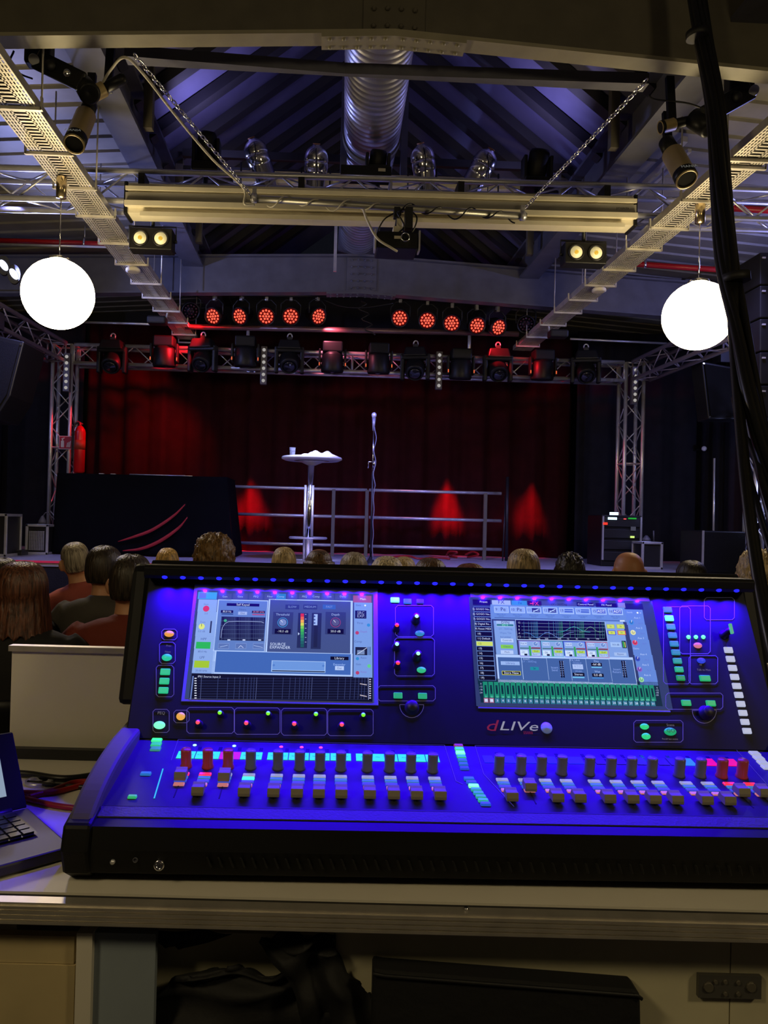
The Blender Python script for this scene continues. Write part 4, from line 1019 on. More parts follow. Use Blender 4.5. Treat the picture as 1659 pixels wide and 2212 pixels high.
M_CON = mat('console_panel_black', (30,30,40), .5, spec=.12, bump=.0, vary=.03, vscale=30)
M_CONA = mat('console_fader_panel', (44,44,60), .55, spec=.2, vary=.04, vscale=30)
M_CONB = mat('console_body_black', (18,18,19), .5, vary=.08, spec=.2)
M_CHEEK = mat('console_cheek', (88,84,74), .6, spec=.2, vary=.06)
# body under the panels
def extr(poly, x0, x1, m_, name, **k):
    mb = MB(); n = len(poly)
    mb.add([(x0,)+tuple(p) for p in poly]+[(x1,)+tuple(p) for p in poly],
           [list(range(n)), [n+i for i in range(n)][::-1]]+[(i, n+i, n+(i+1)%n, (i+1)%n) for i in range(n)])
    return cpart(name, mb, m_, **k)
extr([(-.232,.004),(.30,.004),(.30,.12),(.05,.142),(.04,.142),(-.234,.099),(-.262,.094),(-.272,.06),(-.262,.02)][::-1], CXL+.03, CXR-.03, M_CONB, 'body')
extr([(.03,.115),(.30,.115),(.34,.30),(.30,.47),(.235,.498),(.222,.487),(.041,.142)][::-1], CXL, CXR, M_CONB, 'screen_housing', bevel=.004)
for x0, x1 in ((CXL-.045, CXL-.002), (CXR+.002, CXR+.045)):
    extr([(.14,.19),(.32,.17),(.37,.30),(.33,.45),(.26,.49),(.235,.47)][::-1], x0, x1, M_CONB, 'screen_end_cap', bevel=.012)
mbp = MB(); PB_.box(mbp, (CXL+CXR)/2, PB_.len/2+.002, CXR-CXL-.008, PB_.len-.006, .002); cpart('screen_panel', mbp, M_CON)
mbp = MB(); PA_.box(mbp, (CXL+CXR)/2, PA_.len/2+.014, CXR-CXL-.02, PA_.len-.03, .002); cpart('fader_panel', mbp, M_CONA)
extr([(-.236,.1005),(-.205,.1065),(-.205,.104),(-.236,.098)][::-1], CXL+.02, CXR-.02, mat('pad_vinyl', (70,66,76), .6, bump=.2, bscale=200), 'arm_rest')
# curved cheeks
for x0, x1 in ((CXL-.012, CXL+.03), (CXR-.03, CXR+.012)):
    prof = [(p.x, p.y) for p in smooth([(-.262,.096,0),(-.235,.112,0),(-.18,.134,0),(-.10,.153,0),(-.02,.163,0),(.05,.166,0),(.12,.168,0),(.2,.165,0),(.28,.15,0),(.3,.12,0)], 4)]
    extr((prof+[(.3,.004),(-.235,.004)]), x0, x1, M_CHEEK, 'cheek', bevel=.012)
    extr([(-.238,.002),(-.266,.02),(-.280,.06),(-.268,.098),(-.21,.112),(-.205,.002)][::-1], x0-.002, x1+.002, M_CONB, 'front_corner', bevel=.006)
# front apron details
o_ = (CMI @ O)
def fp(px, py, y=-.272):
    d = CMI.to_3x3() @ ray(px, py); k = (y-o_.y)/d.y; return o_+d*k
q = fp(345,1867,-.268); cpart('headphone_socket', MB().lathe([(.0085,-.01),(.0085,.006),(.0055,.008),(.0045,.002),(0,.0)], rot_to((0,-1,.1), q), 20), M_CHROME)
q = fp(244,1861,-.268); cpart('front_screw', MB().lathe([(.004,-.006),(.004,.004),(0,.005)], rot_to((0,-1,.1), q), 12), M_ALU)
q = fp(293,1857,-.2685); cpart('socket_marking', MB().lathe([(.0035,-.004),(.0042,.003),(.0035,.004),(.0035,.001)], rot_to((0,-1,.1), q), 12), M_STEEL)
sv = MB()
for k in range(60):
    x = CXL+.22+k*.018; sv.bar((x,-.2735,.052), (x+.006,-.2695,.035), .004, .002)
cpart('front_vents', sv, mat('vent_black', (8,8,8), .8))
# lamp hood with the row of blue diodes
hood = extr([(.240,.489),(.168,.490),(.162,.484),(.162,.468),(.168,.461),(.226,.461)][::-1], CXL, CXR, M_CONB, 'lamp_hood', bevel=.001)
NL = 33
M_DIODE = glow((34,34,255), 1.4)
for k in range(NL):
    x = -.49+1.262*k/(NL-1)
    cpart('light_diode', MB().lathe([(.0058,0),(.005,.002),(0,.003)], rot_to((0,-1,-.9), (x,.1645,.4645)), 12, sx=1.1, sy=.8), M_DIODE, root=hood)
for k in range(NL):
    hl = light('hood_light', 'AREA', (0,0,0), None, 30/NL, (.03,.0,1.0), .007, spread=118)
    hl.parent = con; hl.location = (-.49+1.262*k/(NL-1), .1685, .4600); hl.rotation_euler = (rad(-8), 0, 0)
# ---- helpers in photo pixels on a console plane
def kbox(pl, px, py, wpx, hpx, h, mb, mi=0):
    x, t = pl.at(px, py); x0 = pl.at(px-wpx/2, py)[0]; x1 = pl.at(px+wpx/2, py)[0]; t0 = pl.at(px, py+hpx/2)[1]; t1 = pl.at(px, py-hpx/2)[1]
    pl.box(mb, (x0+x1)/2, (t0+t1)/2, x1-x0, t1-t0, h, mi); return x, t
def key(pl, px, py, wpx, hpx, col, es=.8, h=.006, name='key', oval=False):
    mb = MB(); x, t = pl.at(px, py); x0 = pl.at(px-wpx/2, py)[0]; x1 = pl.at(px+wpx/2, py)[0]; t0 = pl.at(px, py+hpx/2)[1]; t1 = pl.at(px, py-hpx/2)[1]
    if oval: mb.lathe([(1,0),(1,h*.6),(.85,h),(0,h)], pl.M(x,t) @ Matrix.Diagonal(((x1-x0)/2,(t1-t0)/2,1,1)), 24)
    else: pl.box(mb, x, t, x1-x0, t1-t0, h, taper=.93)
    return cpart(name, mb, glow(col, es), bevel=0 if oval else .0015)  # every key glows; on unlit keys this stands in for light on them
def outline(pl, pts, mb, th=.0011, h=.003, mi=0):
    q = [pl.at(*p) for p in pts]
    for a_, b5 in zip(q, q[1:]+q[:1]):
        mb.bar(pl.P(a_[0],a_[1],h), pl.P(b5[0],b5[1],h), th, .0006, mi, up=tuple(pl.n))
def rrect(pl, x0, y0, x1, y1, mb, r=5):
    outline(pl, [(x0+r,y0),(x1-r,y0+0),(x1,y0+r),(x1,y1-r),(x1-r,y1),(x0+r,y1),(x0,y1-r),(x0,y0+r)], mb)
TEAL, GRN, WHT, PNK, ORG = (40,190,150), (50,215,120), (200,205,230), (225,140,140), (235,160,70)
# ---- panel markings
mk = MB()
for r_ in ((350,1360,383,1383),(345,1388,379,1434),(338,1438,376,1506),(331,1533,366,1583),(376,1535,409,1562),
           (404,1529,506,1585),(507,1530,605,1587),(608,1531,706,1589),(708,1533,806,1590),(854,1309,936,1376),(852,1379,938,1461),(816,1482,940,1515),
           (1432,1312,1490,1478),(1467,1310,1533,1413),(1487,1417,1549,1478),(1437,1498,1560,1533),(1368,1557,1474,1604),(1520,1292,1585,1340)):
    rrect(PB_, *r_, mk)
for cxp, cyp in ((889,1523),(1520,1535)):
    q_ = [(cxp+26*math.cos(a_), cyp+28*math.sin(a_)) for a_ in [rad(k*15) for k in range(0,13)]]
    outline(PB_, q_, mk)
cpart('panel_markings', mk, mat('marking_grey', (120,116,120), .5, 0, (62,58,66), .5))
# ---- screens
def zmap(ox, oy, sc): return lambda zx, zy: (ox+zx/sc, oy+zy/sc)
class UI:
    def __init__(s, mp): s.mp = mp; s.mb = MB(); s.mats = []; s.idx = {}
    def mi(s, col):
        if col not in s.idx: s.idx[col] = len(s.mats); s.mats.append(glow(tuple(min(255,int(q*1.08)) for q in col), 1.0, .12))
        return s.idx[col]
    def r(s, x0, y0, x1, y1, col, lv=1):
        xm, ym = (x0+x1)/2, (y0+y1)/2
        xa = PB_.at(*s.mp(x0,ym))[0]; xb = PB_.at(*s.mp(x1,ym))[0]; ta = PB_.at(*s.mp(xm,y1))[1]; tb_ = PB_.at(*s.mp(xm,y0))[1]
        PB_.quad(s.mb, xa, ta, xb, tb_, .0032+.0002*lv, s.mi(col)); return s
    def c(s, x, y, r_, col, lv=3, seg=16):
        cx_, ct = PB_.at(*s.mp(x,y)); rr = abs(PB_.at(*s.mp(x+r_,y))[0]-cx_)
        s.mb.add([PB_.P(cx_+rr*math.cos(2*PI*k/seg), ct+rr*math.sin(2*PI*k/seg), .0032+.0002*lv) for k in range(seg)], [list(range(seg))], s.mi(col)); return s
    def l(s, x0, y0, x1, y1, col, th=.0008, lv=3):
        a_ = PB_.at(*s.mp(x0,y0)); b5 = PB_.at(*s.mp(x1,y1)); d = Vector((b5[0]-a_[0], b5[1]-a_[1])); 
        if d.length == 0: return s
        n = Vector((-d.y, d.x)).normalized()*th/2; h = .0032+.0002*lv
        s.mb.add([PB_.P(a_[0]-n.x,a_[1]-n.y,h),PB_.P(b5[0]-n.x,b5[1]-n.y,h),PB_.P(b5[0]+n.x,b5[1]+n.y,h),PB_.P(a_[0]+n.x,a_[1]+n.y,h)], [(0,1,2,3)], s.mi(col)); return s
    def t(s, x, y, txt, size, col, lv=4):
        cx_, ct = PB_.at(*s.mp(x,y)); text(s.mb, txt, PB_.M(cx_,ct,.0032+.0002*lv), size, s.mi(col)); return s
LB, MBL, DB, BK, PALE = (128,158,215), (66,96,160), (52,66,110), (10,10,22), (165,190,235)
def screen(u, label, bx0, bt0, bx1, bt1):
    mb = MB(); PB_.box(mb, (bx0+bx1)/2, (bt0+bt1)/2, bx1-bx0+.022, bt1-bt0+.02, .003)
    bz = cpart('screen', mb, mat('screen_bezel', (120,120,170), .3), label=label, bevel=.001)
    cpart('display', u.mb, u.mats, root=bz); return bz
# left screen (source expander page)
u = UI(zmap(280,1220,3.016))
u.r(400,180,1590,885,DB,0)
u.r(447,182,570,228,(60,150,210)).r(455,186,500,222,(90,110,200),2)
tabs = ['Gain','Routing','Preamp','Filter','Gate','PEQ','Comp','Delay']
for i, (x0, x1) in enumerate(((580,665),(675,770),(780,868),(880,950),(955,1018),(1028,1092),(1104,1240),(1250,1330),(1338,1440))):
    u.r(x0,192,x1,232,(40,120,175) if i == 4 else (64,74,120),1)
for i, (x, w_) in enumerate(((622,'Gain'),(722,'Gate'),(824,'PEQ'),(915,'Filter'),(985,'Comp'),(1060,'In'),(1140,'PEQ'),(1215,'Comp'),(1300,'Out'),(1390,'Delay'))): u.t(x,212,w_,.0062,(150,170,225))
u.r(1456,205,1575,250,(150,80,110)).t(1520,228,'Main',.007,(220,220,240))
# left strip (narrow colour column); skewed edges approximated in bands
for k in range(6):
    f = k/6; xs = 447-44*f; u.r(xs,230+k*80,570-18*f,310+k*80,LB,1)
u.t(500,262,'Gain',.006,(90,110,170)).c(500,290,21,(200,50,70)).t(500,322,'5.0',.006,(90,110,170)).t(478,378,'Trim',.006,(90,110,170)).c(471,406,20,(205,215,110)).l(471,406,471,388,(60,80,60),.001,4).r(525,370,535,448,(40,50,80),2).t(470,438,'0.0 dB',.006,(90,110,170))
u.t(484,488,'HPF',.0075,(60,80,140)).r(434,506,528,550,(40,170,80),2).t(476,570,'80.0 Hz',.006,(70,90,150)).t(474,608,'LPF',.0075,(60,80,140)).r(422,628,520,674,(150,185,40),2).t(468,694,'20.00 kHz',.006,(70,90,150))
# EQ thumbnail panel
u.r(560,232,893,570,PALE,1).r(568,238,888,564,(88,118,180),2)
u.r(634,256,846,274,BK,3).t(740,265,'Self Keyed',.0068,(200,210,240))
u.r(596,300,676,318,BK,3).t(636,309,'80.0 Hz',.006,(190,200,240)).r(600,322,676,328,(30,60,110),3).r(798,304,882,320,BK,3).t(840,312,'20.00 kHz',.006,(200,130,160)).r(800,326,880,332,(170,60,90),3)
u.r(708,310,766,330,(150,170,215),3).t(737,320,'Out',.006,(50,60,110)).t(737,296,'Filters',.006,(60,80,140))
u.r(592,344,880,498,(22,26,50),3)
for k in range(30):
    x = 600+280*((k%10)/10)**.6*.33+ (k//10)*93; u.l(x,346,x,496,(70,84,130),.0006,4)
for k in range(5): u.l(594,370+k*28,878,370+k*28,(80,96,140),.0006,4)
cv = [(596,480),(600,440),(608,410),(622,388),(645,375),(700,373),(800,374),(860,376),(876,384)]
for a_, b5 in zip(cv, cv[1:]): u.l(*a_, *b5, (150,165,210), .0010, 5)
u.c(625,368,10,(60,160,120),5)
for x in (648,746,848): u.r(x-9,490,x+9,498,(190,200,230),5)
for i, x in enumerate((578,690,804)): u.r(x,514,x+72,552,(110,135,190),3).r(x+3,518,x+69,548,(84,108,166),4)
u.l(590,540,640,528,(160,180,225),.001,5).l(710,545,725,530,(190,200,235),.001,5).l(725,530,742,545,(190,200,235),.001,5).l(810,530,868,543,(160,180,225),.001,5)
# expander panel
u.r(896,232,1452,578,PALE,1).r(906,238,1438,576,(62,76,124),2)
for x, w_, tx in ((1015,90,'SLOW'),(1132,90,'MEDIUM'),(1258,84,'FAST')): u.r(x,264,x+w_,294,(40,52,96) if tx != 'FAST' else (50,90,160),3).t(x+w_/2,279,tx,.0068,(120,140,200))
for x0, x1, lbv, val, cc in ((932,1064,'Threshold','-38.0 dB',(60,130,190)),(1275,1408,'Depth','20.0 dB',(130,60,110))):
    xm = (x0+x1)/2; u.r(x0,312,x1,458,(46,56,100),3).t(xm,329,lbv,.0072,(150,170,225)).c(xm,380,34,cc,4,24).c(xm,380,29,(36,46,90),5,24).c(xm,380,24,(110,130,180) if x0 < 1000 else (80,80,120),6,24).l(xm,380,xm-14,364,(220,225,240),.0009,7).r(x0+14,422,x1-14,454,BK,4).t(xm,438,val,.0072,(205,215,245))
u.r(1094,318,1160,546,(34,42,78),3).r(1184,318,1248,552,(34,42,78),3)
for k in range(11):
    col = [(200,40,40),(220,90,40),(225,160,50),(200,200,60),(110,190,60),(60,170,70),(46,150,80),(40,130,90),(36,110,100),(30,90,90),(26,80,84)][k]
    u.r(1114,322+k*20,1136,341+k*20,col,4)
for k in range(7): u.r(1142,326+k*30,1152,329+k*30,(170,180,220),4)
u.r(1200,326,1224,398,(150,175,225),4).r(1200,398,1224,540,(28,34,60),4)
for k in range(3): u.c(1205,340+k*22,6,(60,80,140),5)
u.add = u.mb.add
aa = [PB_.at(*u.mp(*p)) for p in ((1098,444),(1098,464),(1108,454))]
u.mb.add([PB_.P(a_[0],a_[1],.0042) for a_ in aa], [(0,1,2)], u.mi((180,200,240)))
u.t(966,522,'SOURCE',.0088,(190,205,245)).t(980,543,'EXPANDER',.0088,(190,205,245))
# lower blue area
u.r(540,572,1452,722,PALE,1).r(560,576,1440,712,(60,96,168),2).r(1308,602,1426,624,BK,3).t(1366,613,'Library',.0072,(200,210,240))
u.r(924,630,1276,704,(150,180,225),3).r(930,634,1270,690,(100,140,205),4).r(928,694,1272,701,(20,30,60),5).c(940,658,8,(80,120,190),5).c(1262,662,8,(80,120,190),5)
u.t(1366,654,'Expander',.0068,(150,180,235)).r(1338,664,1396,690,(170,190,230),3).t(1366,678,'Out',.0062,(60,80,140))
# right column
u.r(1460,250,1580,738,(112,146,210),1)
u.r(1468,302,1542,354,(20,26,60),2).t(1506,318,'SRC',.0092,(150,160,210)).t(1508,339,'EXP.',.0092,(150,160,210)).t(1490,268,'Gate',.006,(70,90,150)).c(1534,269,6,(220,230,250)).c(1556,397,11,(50,130,200)).t(1500,384,'Thres',.006,(70,90,150)).c(1482,447,12,(170,60,100)).t(1525,440,'Depth',.006,(120,100,180))
u.t(1488,504,'Comp',.0066,(70,90,150)).r(1470,540,1548,592,(26,32,56),2).r(1482,560,1530,588,(110,130,170),3).l(1480,588,1546,544,(190,200,230),.0012,4)
for x in (1554,1562,1568): u.l(x,538,x,592,(40,60,100),.001,3)
u.c(1484,615,11,(50,130,190)).t(1524,610,'Ratio',.006,(70,90,150)).c(1560,663,12,(90,190,130)).t(1490,652,'Gain',.006,(70,90,150)).c(1484,707,12,(170,60,100)).t(1524,702,'Knee',.006,(120,100,180))
# bottom graph
u.r(396,724,1582,884,(14,16,36),1)
for k in range(9): u.l(450,742+k*17,1550,744+k*17,(46,54,96),.0006,3)
for d_ in range(3):
    for j in range(1,10):
        x = 470+360*(d_+math.log10(j)); u.l(x,738,x-8,880,(60,70,120) if j > 1 else (90,100,150),.0007,3)
for k in range(9): u.r(424,740+k*16,438,746+k*16,(210,215,235),3).r(1560,748+k*15,1572,754+k*15,(190,190,220),3)
u.r(402,728,412,880,(90,110,170),3).t(520,733,'IP01 Source Input 2',.006,(190,200,230)).l(1554,740,1556,882,(150,160,210),.001,3)
for k in range(2): u.l(1500,778+k*74,1545,786+k*76,(170,160,170),.002,4)
scr1 = screen(u, 'left touch screen showing a grey-blue source expander page', *PB_.at(404,1506), *PB_.at(805,1281))
# right screen (effects page)
u = UI(zmap(1000,1240,2.5175))
u.r(52,140,1080,730,(44,56,100),0)
def rs(x0, y0, x1, y1, col, lv=1): return u.r(x0,y0,x1,y1,col,lv)
rs(52,142,148,172,BK).t(110,155,'Preset',.0068,(200,200,230))
rs(156,146,258,172,(150,170,220)).t(206,157,'FX',.0125,(30,40,90)); rs(262,148,346,174,(50,130,190)).t(308,161,'Fx',.009,(30,70,150)); rs(350,150,424,178,(40,16,30)).t(392,165,'FX',.0125,(230,60,110)).l(362,164,378,164,(230,50,90),.002)
rs(428,152,612,178,(60,70,120)).t(520,168,'LV - 360Deg',.007,(20,30,70)); rs(618,158,708,180,BK,2).t(664,169,'Control Panel',.0062,(190,200,235)); rs(720,162,834,184,BK,2).t(778,173,'FX Panel',.0064,(190,200,235)); rs(840,160,880,186,(120,120,170)); rs(880,164,976,196,(20,24,60))
names_ = ['5) GOGO No...','6) GOGO No...','7) GOGO No...','8) Digital Re...','9) Reset MIDI','10)','11) Default','12)','13)','14)','15)','16)','17)','18)','19)']
for k, nm in enumerate(names_):
    y = 184+k*26.6; x = 58+k*2.0
    rs(x,y,x+88,y+23,BK if k != 7 else (190,205,90),2).r(x-2,y-2,x+92,y+25,PALE if 0 else (96,126,190),1).t(x+(42 if len(nm) > 4 else 18),y+11,nm,.0062,(190,200,235) if k != 7 else (80,90,40))
rs(150,176,880,256,(96,130,195),1)
for k in range(8):
    x = 168+k*88.5; y = 180+k*1.6
    rs(x,y,x+78,y+34,PALE,2); rs(x+3,y+3,x+75,y+31,(130,160,215),3).t(x+12,y+16,str(9+k),.0085,(40,50,110))
    if k in (0,1): u.t(x+48,y+16,'Pe',.012,(20,30,80),5)
    elif k in (2,3): rs(x+28,y+6,x+70,y+28,(30,40,90),4); u.l(x+34,y+26,x+66,y+10,PALE,.002,5).l(x+34,y+18,x+66,y+22,PALE,.001,5)
    elif k in (4,5): rs(x+28,y+8,x+72,y+14,(60,90,170),4); rs(x+28,y+18,x+72,y+26,(60,90,170),4)
    else: rs(x+26,y+6,x+72,y+28,(80,100,180),4); u.t(x+49,y+17,'ADT' if k == 6 else 'ADT',.0085,(220,230,250),5)
    u.t(x+38,y+44,'Unassigned' if k in (4,5,6) else 'Effect Rack',.0045,(60,90,160)).t(x+38,y+52,'stereo',.0045,(60,90,160))
u.l(170,240,870,258,(50,70,130),.0012,3).l(850,258,876,258,(200,215,245),.003,4)
rs(172,258,288,440,(118,150,210),2)
rs(180,258,274,290,(150,175,220),3); rs(182,276,272,286,(40,110,120),4); u.t(228,268,'DYN',.0085,(20,30,80),5).t(226,281,'EQ 4',.0062,(120,230,180),5)
u.t(230,302,'LV - 360Deg',.0058,(80,110,180)).t(230,324,'Wipes Tile',.0058,(80,110,180)).t(230,346,'Int Limiter',.0055,(60,80,150))
for y, tx, cc in ((364,'Controls',(170,190,230)),(398,'Classic',(120,190,60)),(428,'Pitch',(170,190,230))): rs(204,y-10,272,y+10,cc,3); u.t(238,y,tx,.0056,(50,70,120),5)
rs(288,256,778,366,PALE,1); rs(290,258,774,362,(6,8,20),2)
for k in range(22):
    for b_i in range(2):
        if k % 11 < 8:
            x = 328+ (k//11)*135+ 78*(math.log10(1+(k % 11)*1.15)/math.log10(10.2)) + b_i*250
            if x < 770: u.l(x,262,x+4,352,(50,130,100) if x > 520 else (60,120,170),.0006,4)
for k in range(5): u.l(316,270+k*19,768,277+k*19,(130,150,190),.0006,4).t(303,268+k*19,['12','6','0','-6','-12'][k],.006,(180,190,220))
for c0_, w0, cc in ((400,70,(70,120,200)),(520,80,(110,130,200)),(600,90,(60,170,180)),(690,60,(100,150,120))):
    pv = None
    for k in range(13):
        x = c0_-w0+2*w0*k/12; y = 314+ (34*math.exp(-((x-c0_)/(w0*.45))**2)) * (1 if cc[2] > 190 else -1)*.9+6; y = min(y, 350)
        if pv: u.l(*pv, x, y, cc, .0008, 5)
        pv = (x, y)
for x, tx in ((362,'50'),(408,'100'),(452,'200'),(522,'500'),(568,'1k'),(616,'2k'),(678,'5k'),(728,'10k')): u.t(x,356,tx,.0052,(170,180,215),5)
rs(778,262,884,456,(118,150,210),1)
for x, y, oc in ((800,288,(150,170,90)),(854,288,(150,170,90)),(806,322,(60,60,200)),(860,322,(200,80,50))):
    rs(x-22,y-12,x+22,y+12,oc,2); rs(x-18,y-9,x+18,y+9,(190,205,70),3); u.t(x,y,'In',.006,(80,90,40),5)
rs(800,374,856,400,(150,180,225),2); u.t(828,388,'0.0 dB',.0058,(40,60,120),5); rs(862,366,886,406,(30,40,60),2); rs(867,370,872,402,(60,190,80),3); rs(876,374,881,402,(190,190,70),3); rs(820,430,886,448,(150,175,220),2); u.t(853,439,'Bypass',.0052,(60,80,140),5)
for i, oc in enumerate(((130,110,200),(90,170,210),(50,80,220),(190,90,110))):
    x = 304+i*122; y = 366+i*2.2
    rs(x,y,x+118,y+86,oc,1); rs(x+3,y+3,x+115,y+83,(126,156,212),2); rs(x+6,y+6,x+42,y+24,(170,190,230),3); u.t(x+24,y+15,'Fast B' if i % 2 else 'Fast A',.005,(40,60,120),5).c(x+88,y+17,15,(150,172,220),4).c(x+88,y+17,11,(100,130,190),5).l(x+88,y+17,x+96,y+8,(220,230,250),.0008,6)
    rs(x+4,y+38,x+114,y+44,(60,100,110),3); rs(x+66,y+36,x+114,y+42,(130,50,70),4); rs(x+54,y+28,x+64,y+82,(50,150,80),4); rs(x+6,y+50,x+48,y+80,(190,210,240),3); u.t(x+22,y+62,['-21','-26','-24','-30'][i],.0065,(40,60,120),5); rs(x+28,y+70,x+44,y+80,(20,30,60),4); rs(x+70,y+50,x+112,y+64,(170,200,70),3); rs(x+70,y+68,x+112,y+80,(170,195,230),3); u.t(x+91,y+57,'Shelf',.005,(60,80,40),5).t(x+91,y+74,'Band '+str(i+1),.005,(60,80,140),5)
rs(184,448,932,600,PALE,1)
cells = ((190,456,316,574),(321,460,454,578),(458,462,580,582),(584,464,668,584),(672,466,796,588),(800,468,926,594))
for i, (x0,y0,x1,y1) in enumerate(cells): rs(x0+2,y0,x1+4,y1+4,(62,92,150),2)
rs(204,478,306,498,(140,168,220),3); u.t(255,488,'Library',.0068,(70,90,160),5); rs(210,530,312,552,(190,190,70),3); rs(213,533,309,549,BK,4); u.t(261,541,'Store New',.0072,(200,210,240),5)
u.t(342,465,'Insert',.006,(160,180,230)).t(358,479,'LV - 360Deg',.006,(110,140,210)); rs(364,508,410,526,(30,130,150),3); u.t(387,517,'In',.007,(20,50,90),5)
u.t(496,512,'Insert',.0066,(130,155,220)).t(496,526,'Send',.0066,(130,155,220)).t(834,522,'Insert',.0066,(130,155,220)).t(834,536,'Return',.0066,(130,155,220))
for x in (530,542,868,880):
    rs(x-4,474,x+4,566,(10,12,30),3)
    for k in range(7): rs(x-3,480+k*12,x+3,482+k*12,(170,180,220),4)
u.t(606,472,'FX Unit',.0066,(140,165,225)).t(618,486,'Output',.0062,(120,145,210)); rs(594,494,650,520,(160,180,225),3); u.t(622,507,'RTO',.008,(130,150,200),5).t(626,532,'Width',.006,(120,145,210)); rs(594,540,658,558,BK,3); u.t(626,549,'Stereo',.0068,(190,200,235),5); rs(594,562,658,568,(110,190,230),3)
u.t(722,478,'Dry',.0066,(150,175,230)); rs(694,486,752,504,BK,3); u.t(723,495,'-Inf dB',.0068,(210,215,240),5); rs(696,508,752,513,(110,190,230),3); u.t(728,534,'Wet',.0066,(150,175,230)); rs(700,544,762,562,BK,3); u.t(731,553,'0.0 dB',.0068,(210,215,240),5); rs(700,566,762,571,(60,130,200),3)
# right column of send knobs
for k in range(5): rs(882+k*18,196+k*82,980+k*18,280+k*82,(92,126,200),1)
for i, (x, y, cc) in enumerate(((912,266,(60,130,210)),(922,321,(220,220,150)),(932,376,(210,60,90)),(946,464,(60,80,190)),(957,521,(130,90,190)),(967,577,(140,210,150)))):
    u.c(x,y,14,cc).c(x,y,9,tuple(int(c_*.8) for c_ in cc),4).l(x,y,x+2,y-12,(230,235,250),.0009,5).t(x+32,y-24,'Aux '+str(i+1),.006,(170,190,235)).t(x+48,y+6,'-36.0',.0055,(90,110,190))
u.t(903,212,'Sends',.0055,(160,180,230)).c(946,214,5,(230,235,250)).c(962,215,4,(140,160,220)).t(938,408,'Gains',.0058,(160,180,230))
# meter bridge
for k in range(4): rs(80+k*5,580+k*32,1060+k*6,612+k*33,(16,40,60),1)
for k in range(31):
    x = 109+k*30.2; y = 588+k*.62
    rs(x,y,x+25,y+86,(26,128,104),2); rs(x+7,y+18,x+18,y+66,(10,50,60),3); rs(x+11,y+32,x+14,y+54,(8,16,40),4)
    rs(x+3,y+88,x+28,y+114,(150,90,120) if k < 2 else (40,110,130),2); u.t(x+16,y+82,'S%d' % (k+1),.005,(120,220,200),5); rs(x+7,y+93,x+24,y+110,(180,190,225) if k < 2 else (60,110,150),3)
    u.t(x+16,y+102,str(k+1) if k > 1 else 'M',.0062,(210,225,240),5)
for k in range(4): u.t(96,600+k*16,'-'+str(6*k+6) if k else '0',.005,(170,180,220)).t(1052,622+k*13,'-'+str(6*k+6) if k else '0',.005,(170,180,220))
scr2 = screen(u, 'right touch screen showing effects settings and a green meter row', *PB_.at(1043,1521), *PB_.at(1392,1298))
# ---- keys on the screen panel, unlit ones glowing in place of light on them
K = lambda *a_, **k: key(PB_, *a_, **k)
K(366,1370,21,13,ORG,.95,oval=True); K(361,1421,22,15,(40,200,160),.95,oval=True)
for x, y in ((357.5,1452),(355.5,1472),(353.5,1492)): K(x,y,22,14,(46,200,140),.9)
K(345,1567,25,17,(120,255,190),1.3,oval=True); K(391,1548,19,17,(235,170,70),.95,oval=True)
tm = MB()
for px_, py_, s_, z_ in ((349,1541,'PEQ',.0085),(365,1396,'Prev',.006),(363,1409,'Next',.006),(1447,1567,'Scene',.007),(1446,1597,'Recall last scene',.005),(1519,1448,'Talk to Mon',.006),(1512,1437,'All',.005)):
    x, t_ = PB_.at(px_, py_); text(tm, s_, PB_.M(x,t_,.003), z_)
cpart('panel_lettering', tm, glow((120,115,130), .6))
def led_knob(pl, px, py, col, es, r=.008, h=.022, ledr=.0042, nm='rotary_knob', cm=None):
    """px, py: where the lit tip shows; the knob stands on the plane under it"""
    x, t_ = pl.at(px, py); tl = t_-h*.62
    kk = cpart(nm, MB().lathe([(r*1.25,0),(r*1.2,.003),(r,.005),(r*.9,h*.9),(r*.8,h),(0,h)], pl.M(x,tl), 20), cm or mat('knob_smoked', (40,38,42), .45))
    if col: cpart('knob_light', MB().lathe([(ledr,h),(ledr*.8,h+.002),(0,h+.003)], pl.M(x,tl), 12), glow(col, es), root=kk)
    return kk
for i, x in enumerate((432,535,637,738)):
    led_knob(PB_, x, 1551+i*1.6, (255,70,80), 1.6, .007); led_knob(PB_, x+46, 1532+i*1.6, (120,240,30), 1.3, .006, .018)
for x, y, c_, r_ in ((855,1344,(255,60,60),.007),(897,1325,(170,255,240),.009),(855,1384,(150,240,240),.008),(857,1424,(255,60,50),.007),(900,1404,(150,255,190),.009)): led_knob(PB_, x, y, c_, 1.6, r_, .026)
K(853,1297,20,11,(120,230,235),1.4); K(880,1300,18,11,(50,110,230),.9); K(907,1300,17,10,(70,60,220),.8)
K(906.5,1369,20,12,(50,140,200),.9,oval=True); K(910,1448,20,13,(50,190,130),.95,oval=True)
K(859.5,1503,20,13,(40,170,120),.9); K(912.5,1504,20,13,(40,170,120),.9); K(1481,1519,21,13,(40,180,110),.9); K(1534,1520,21,13,(40,180,110),.9)
for x, y in ((889,1520),(1521,1532)):
    led_knob(PB_, x, y-4, None, 1, .013, .02, nm='jog_wheel')
for k, c_ in enumerate(((60,130,230),(110,240,220),(70,150,220),(60,130,210),(50,140,190),(46,140,180),(44,160,150),(40,180,130),(30,150,80))): K(1441+3.5*k, 1318+18.4*k, 19, 12, c_, 1.3 if k == 1 else .9)
for x in (1486,1502,1518): cpart('status_light', MB().lathe([(.0045,0),(.004,.003),(0,.004)], PB_.M(*PB_.at(x,1377),.002), 14), glow((90,255,160), 2))
K(1506,1395,18,12,(220,120,150),.9,oval=True); K(1513.5,1428,18,12,(50,70,230),.9,oval=True); K(1521.5,1466,24,13,(40,180,110),.9)
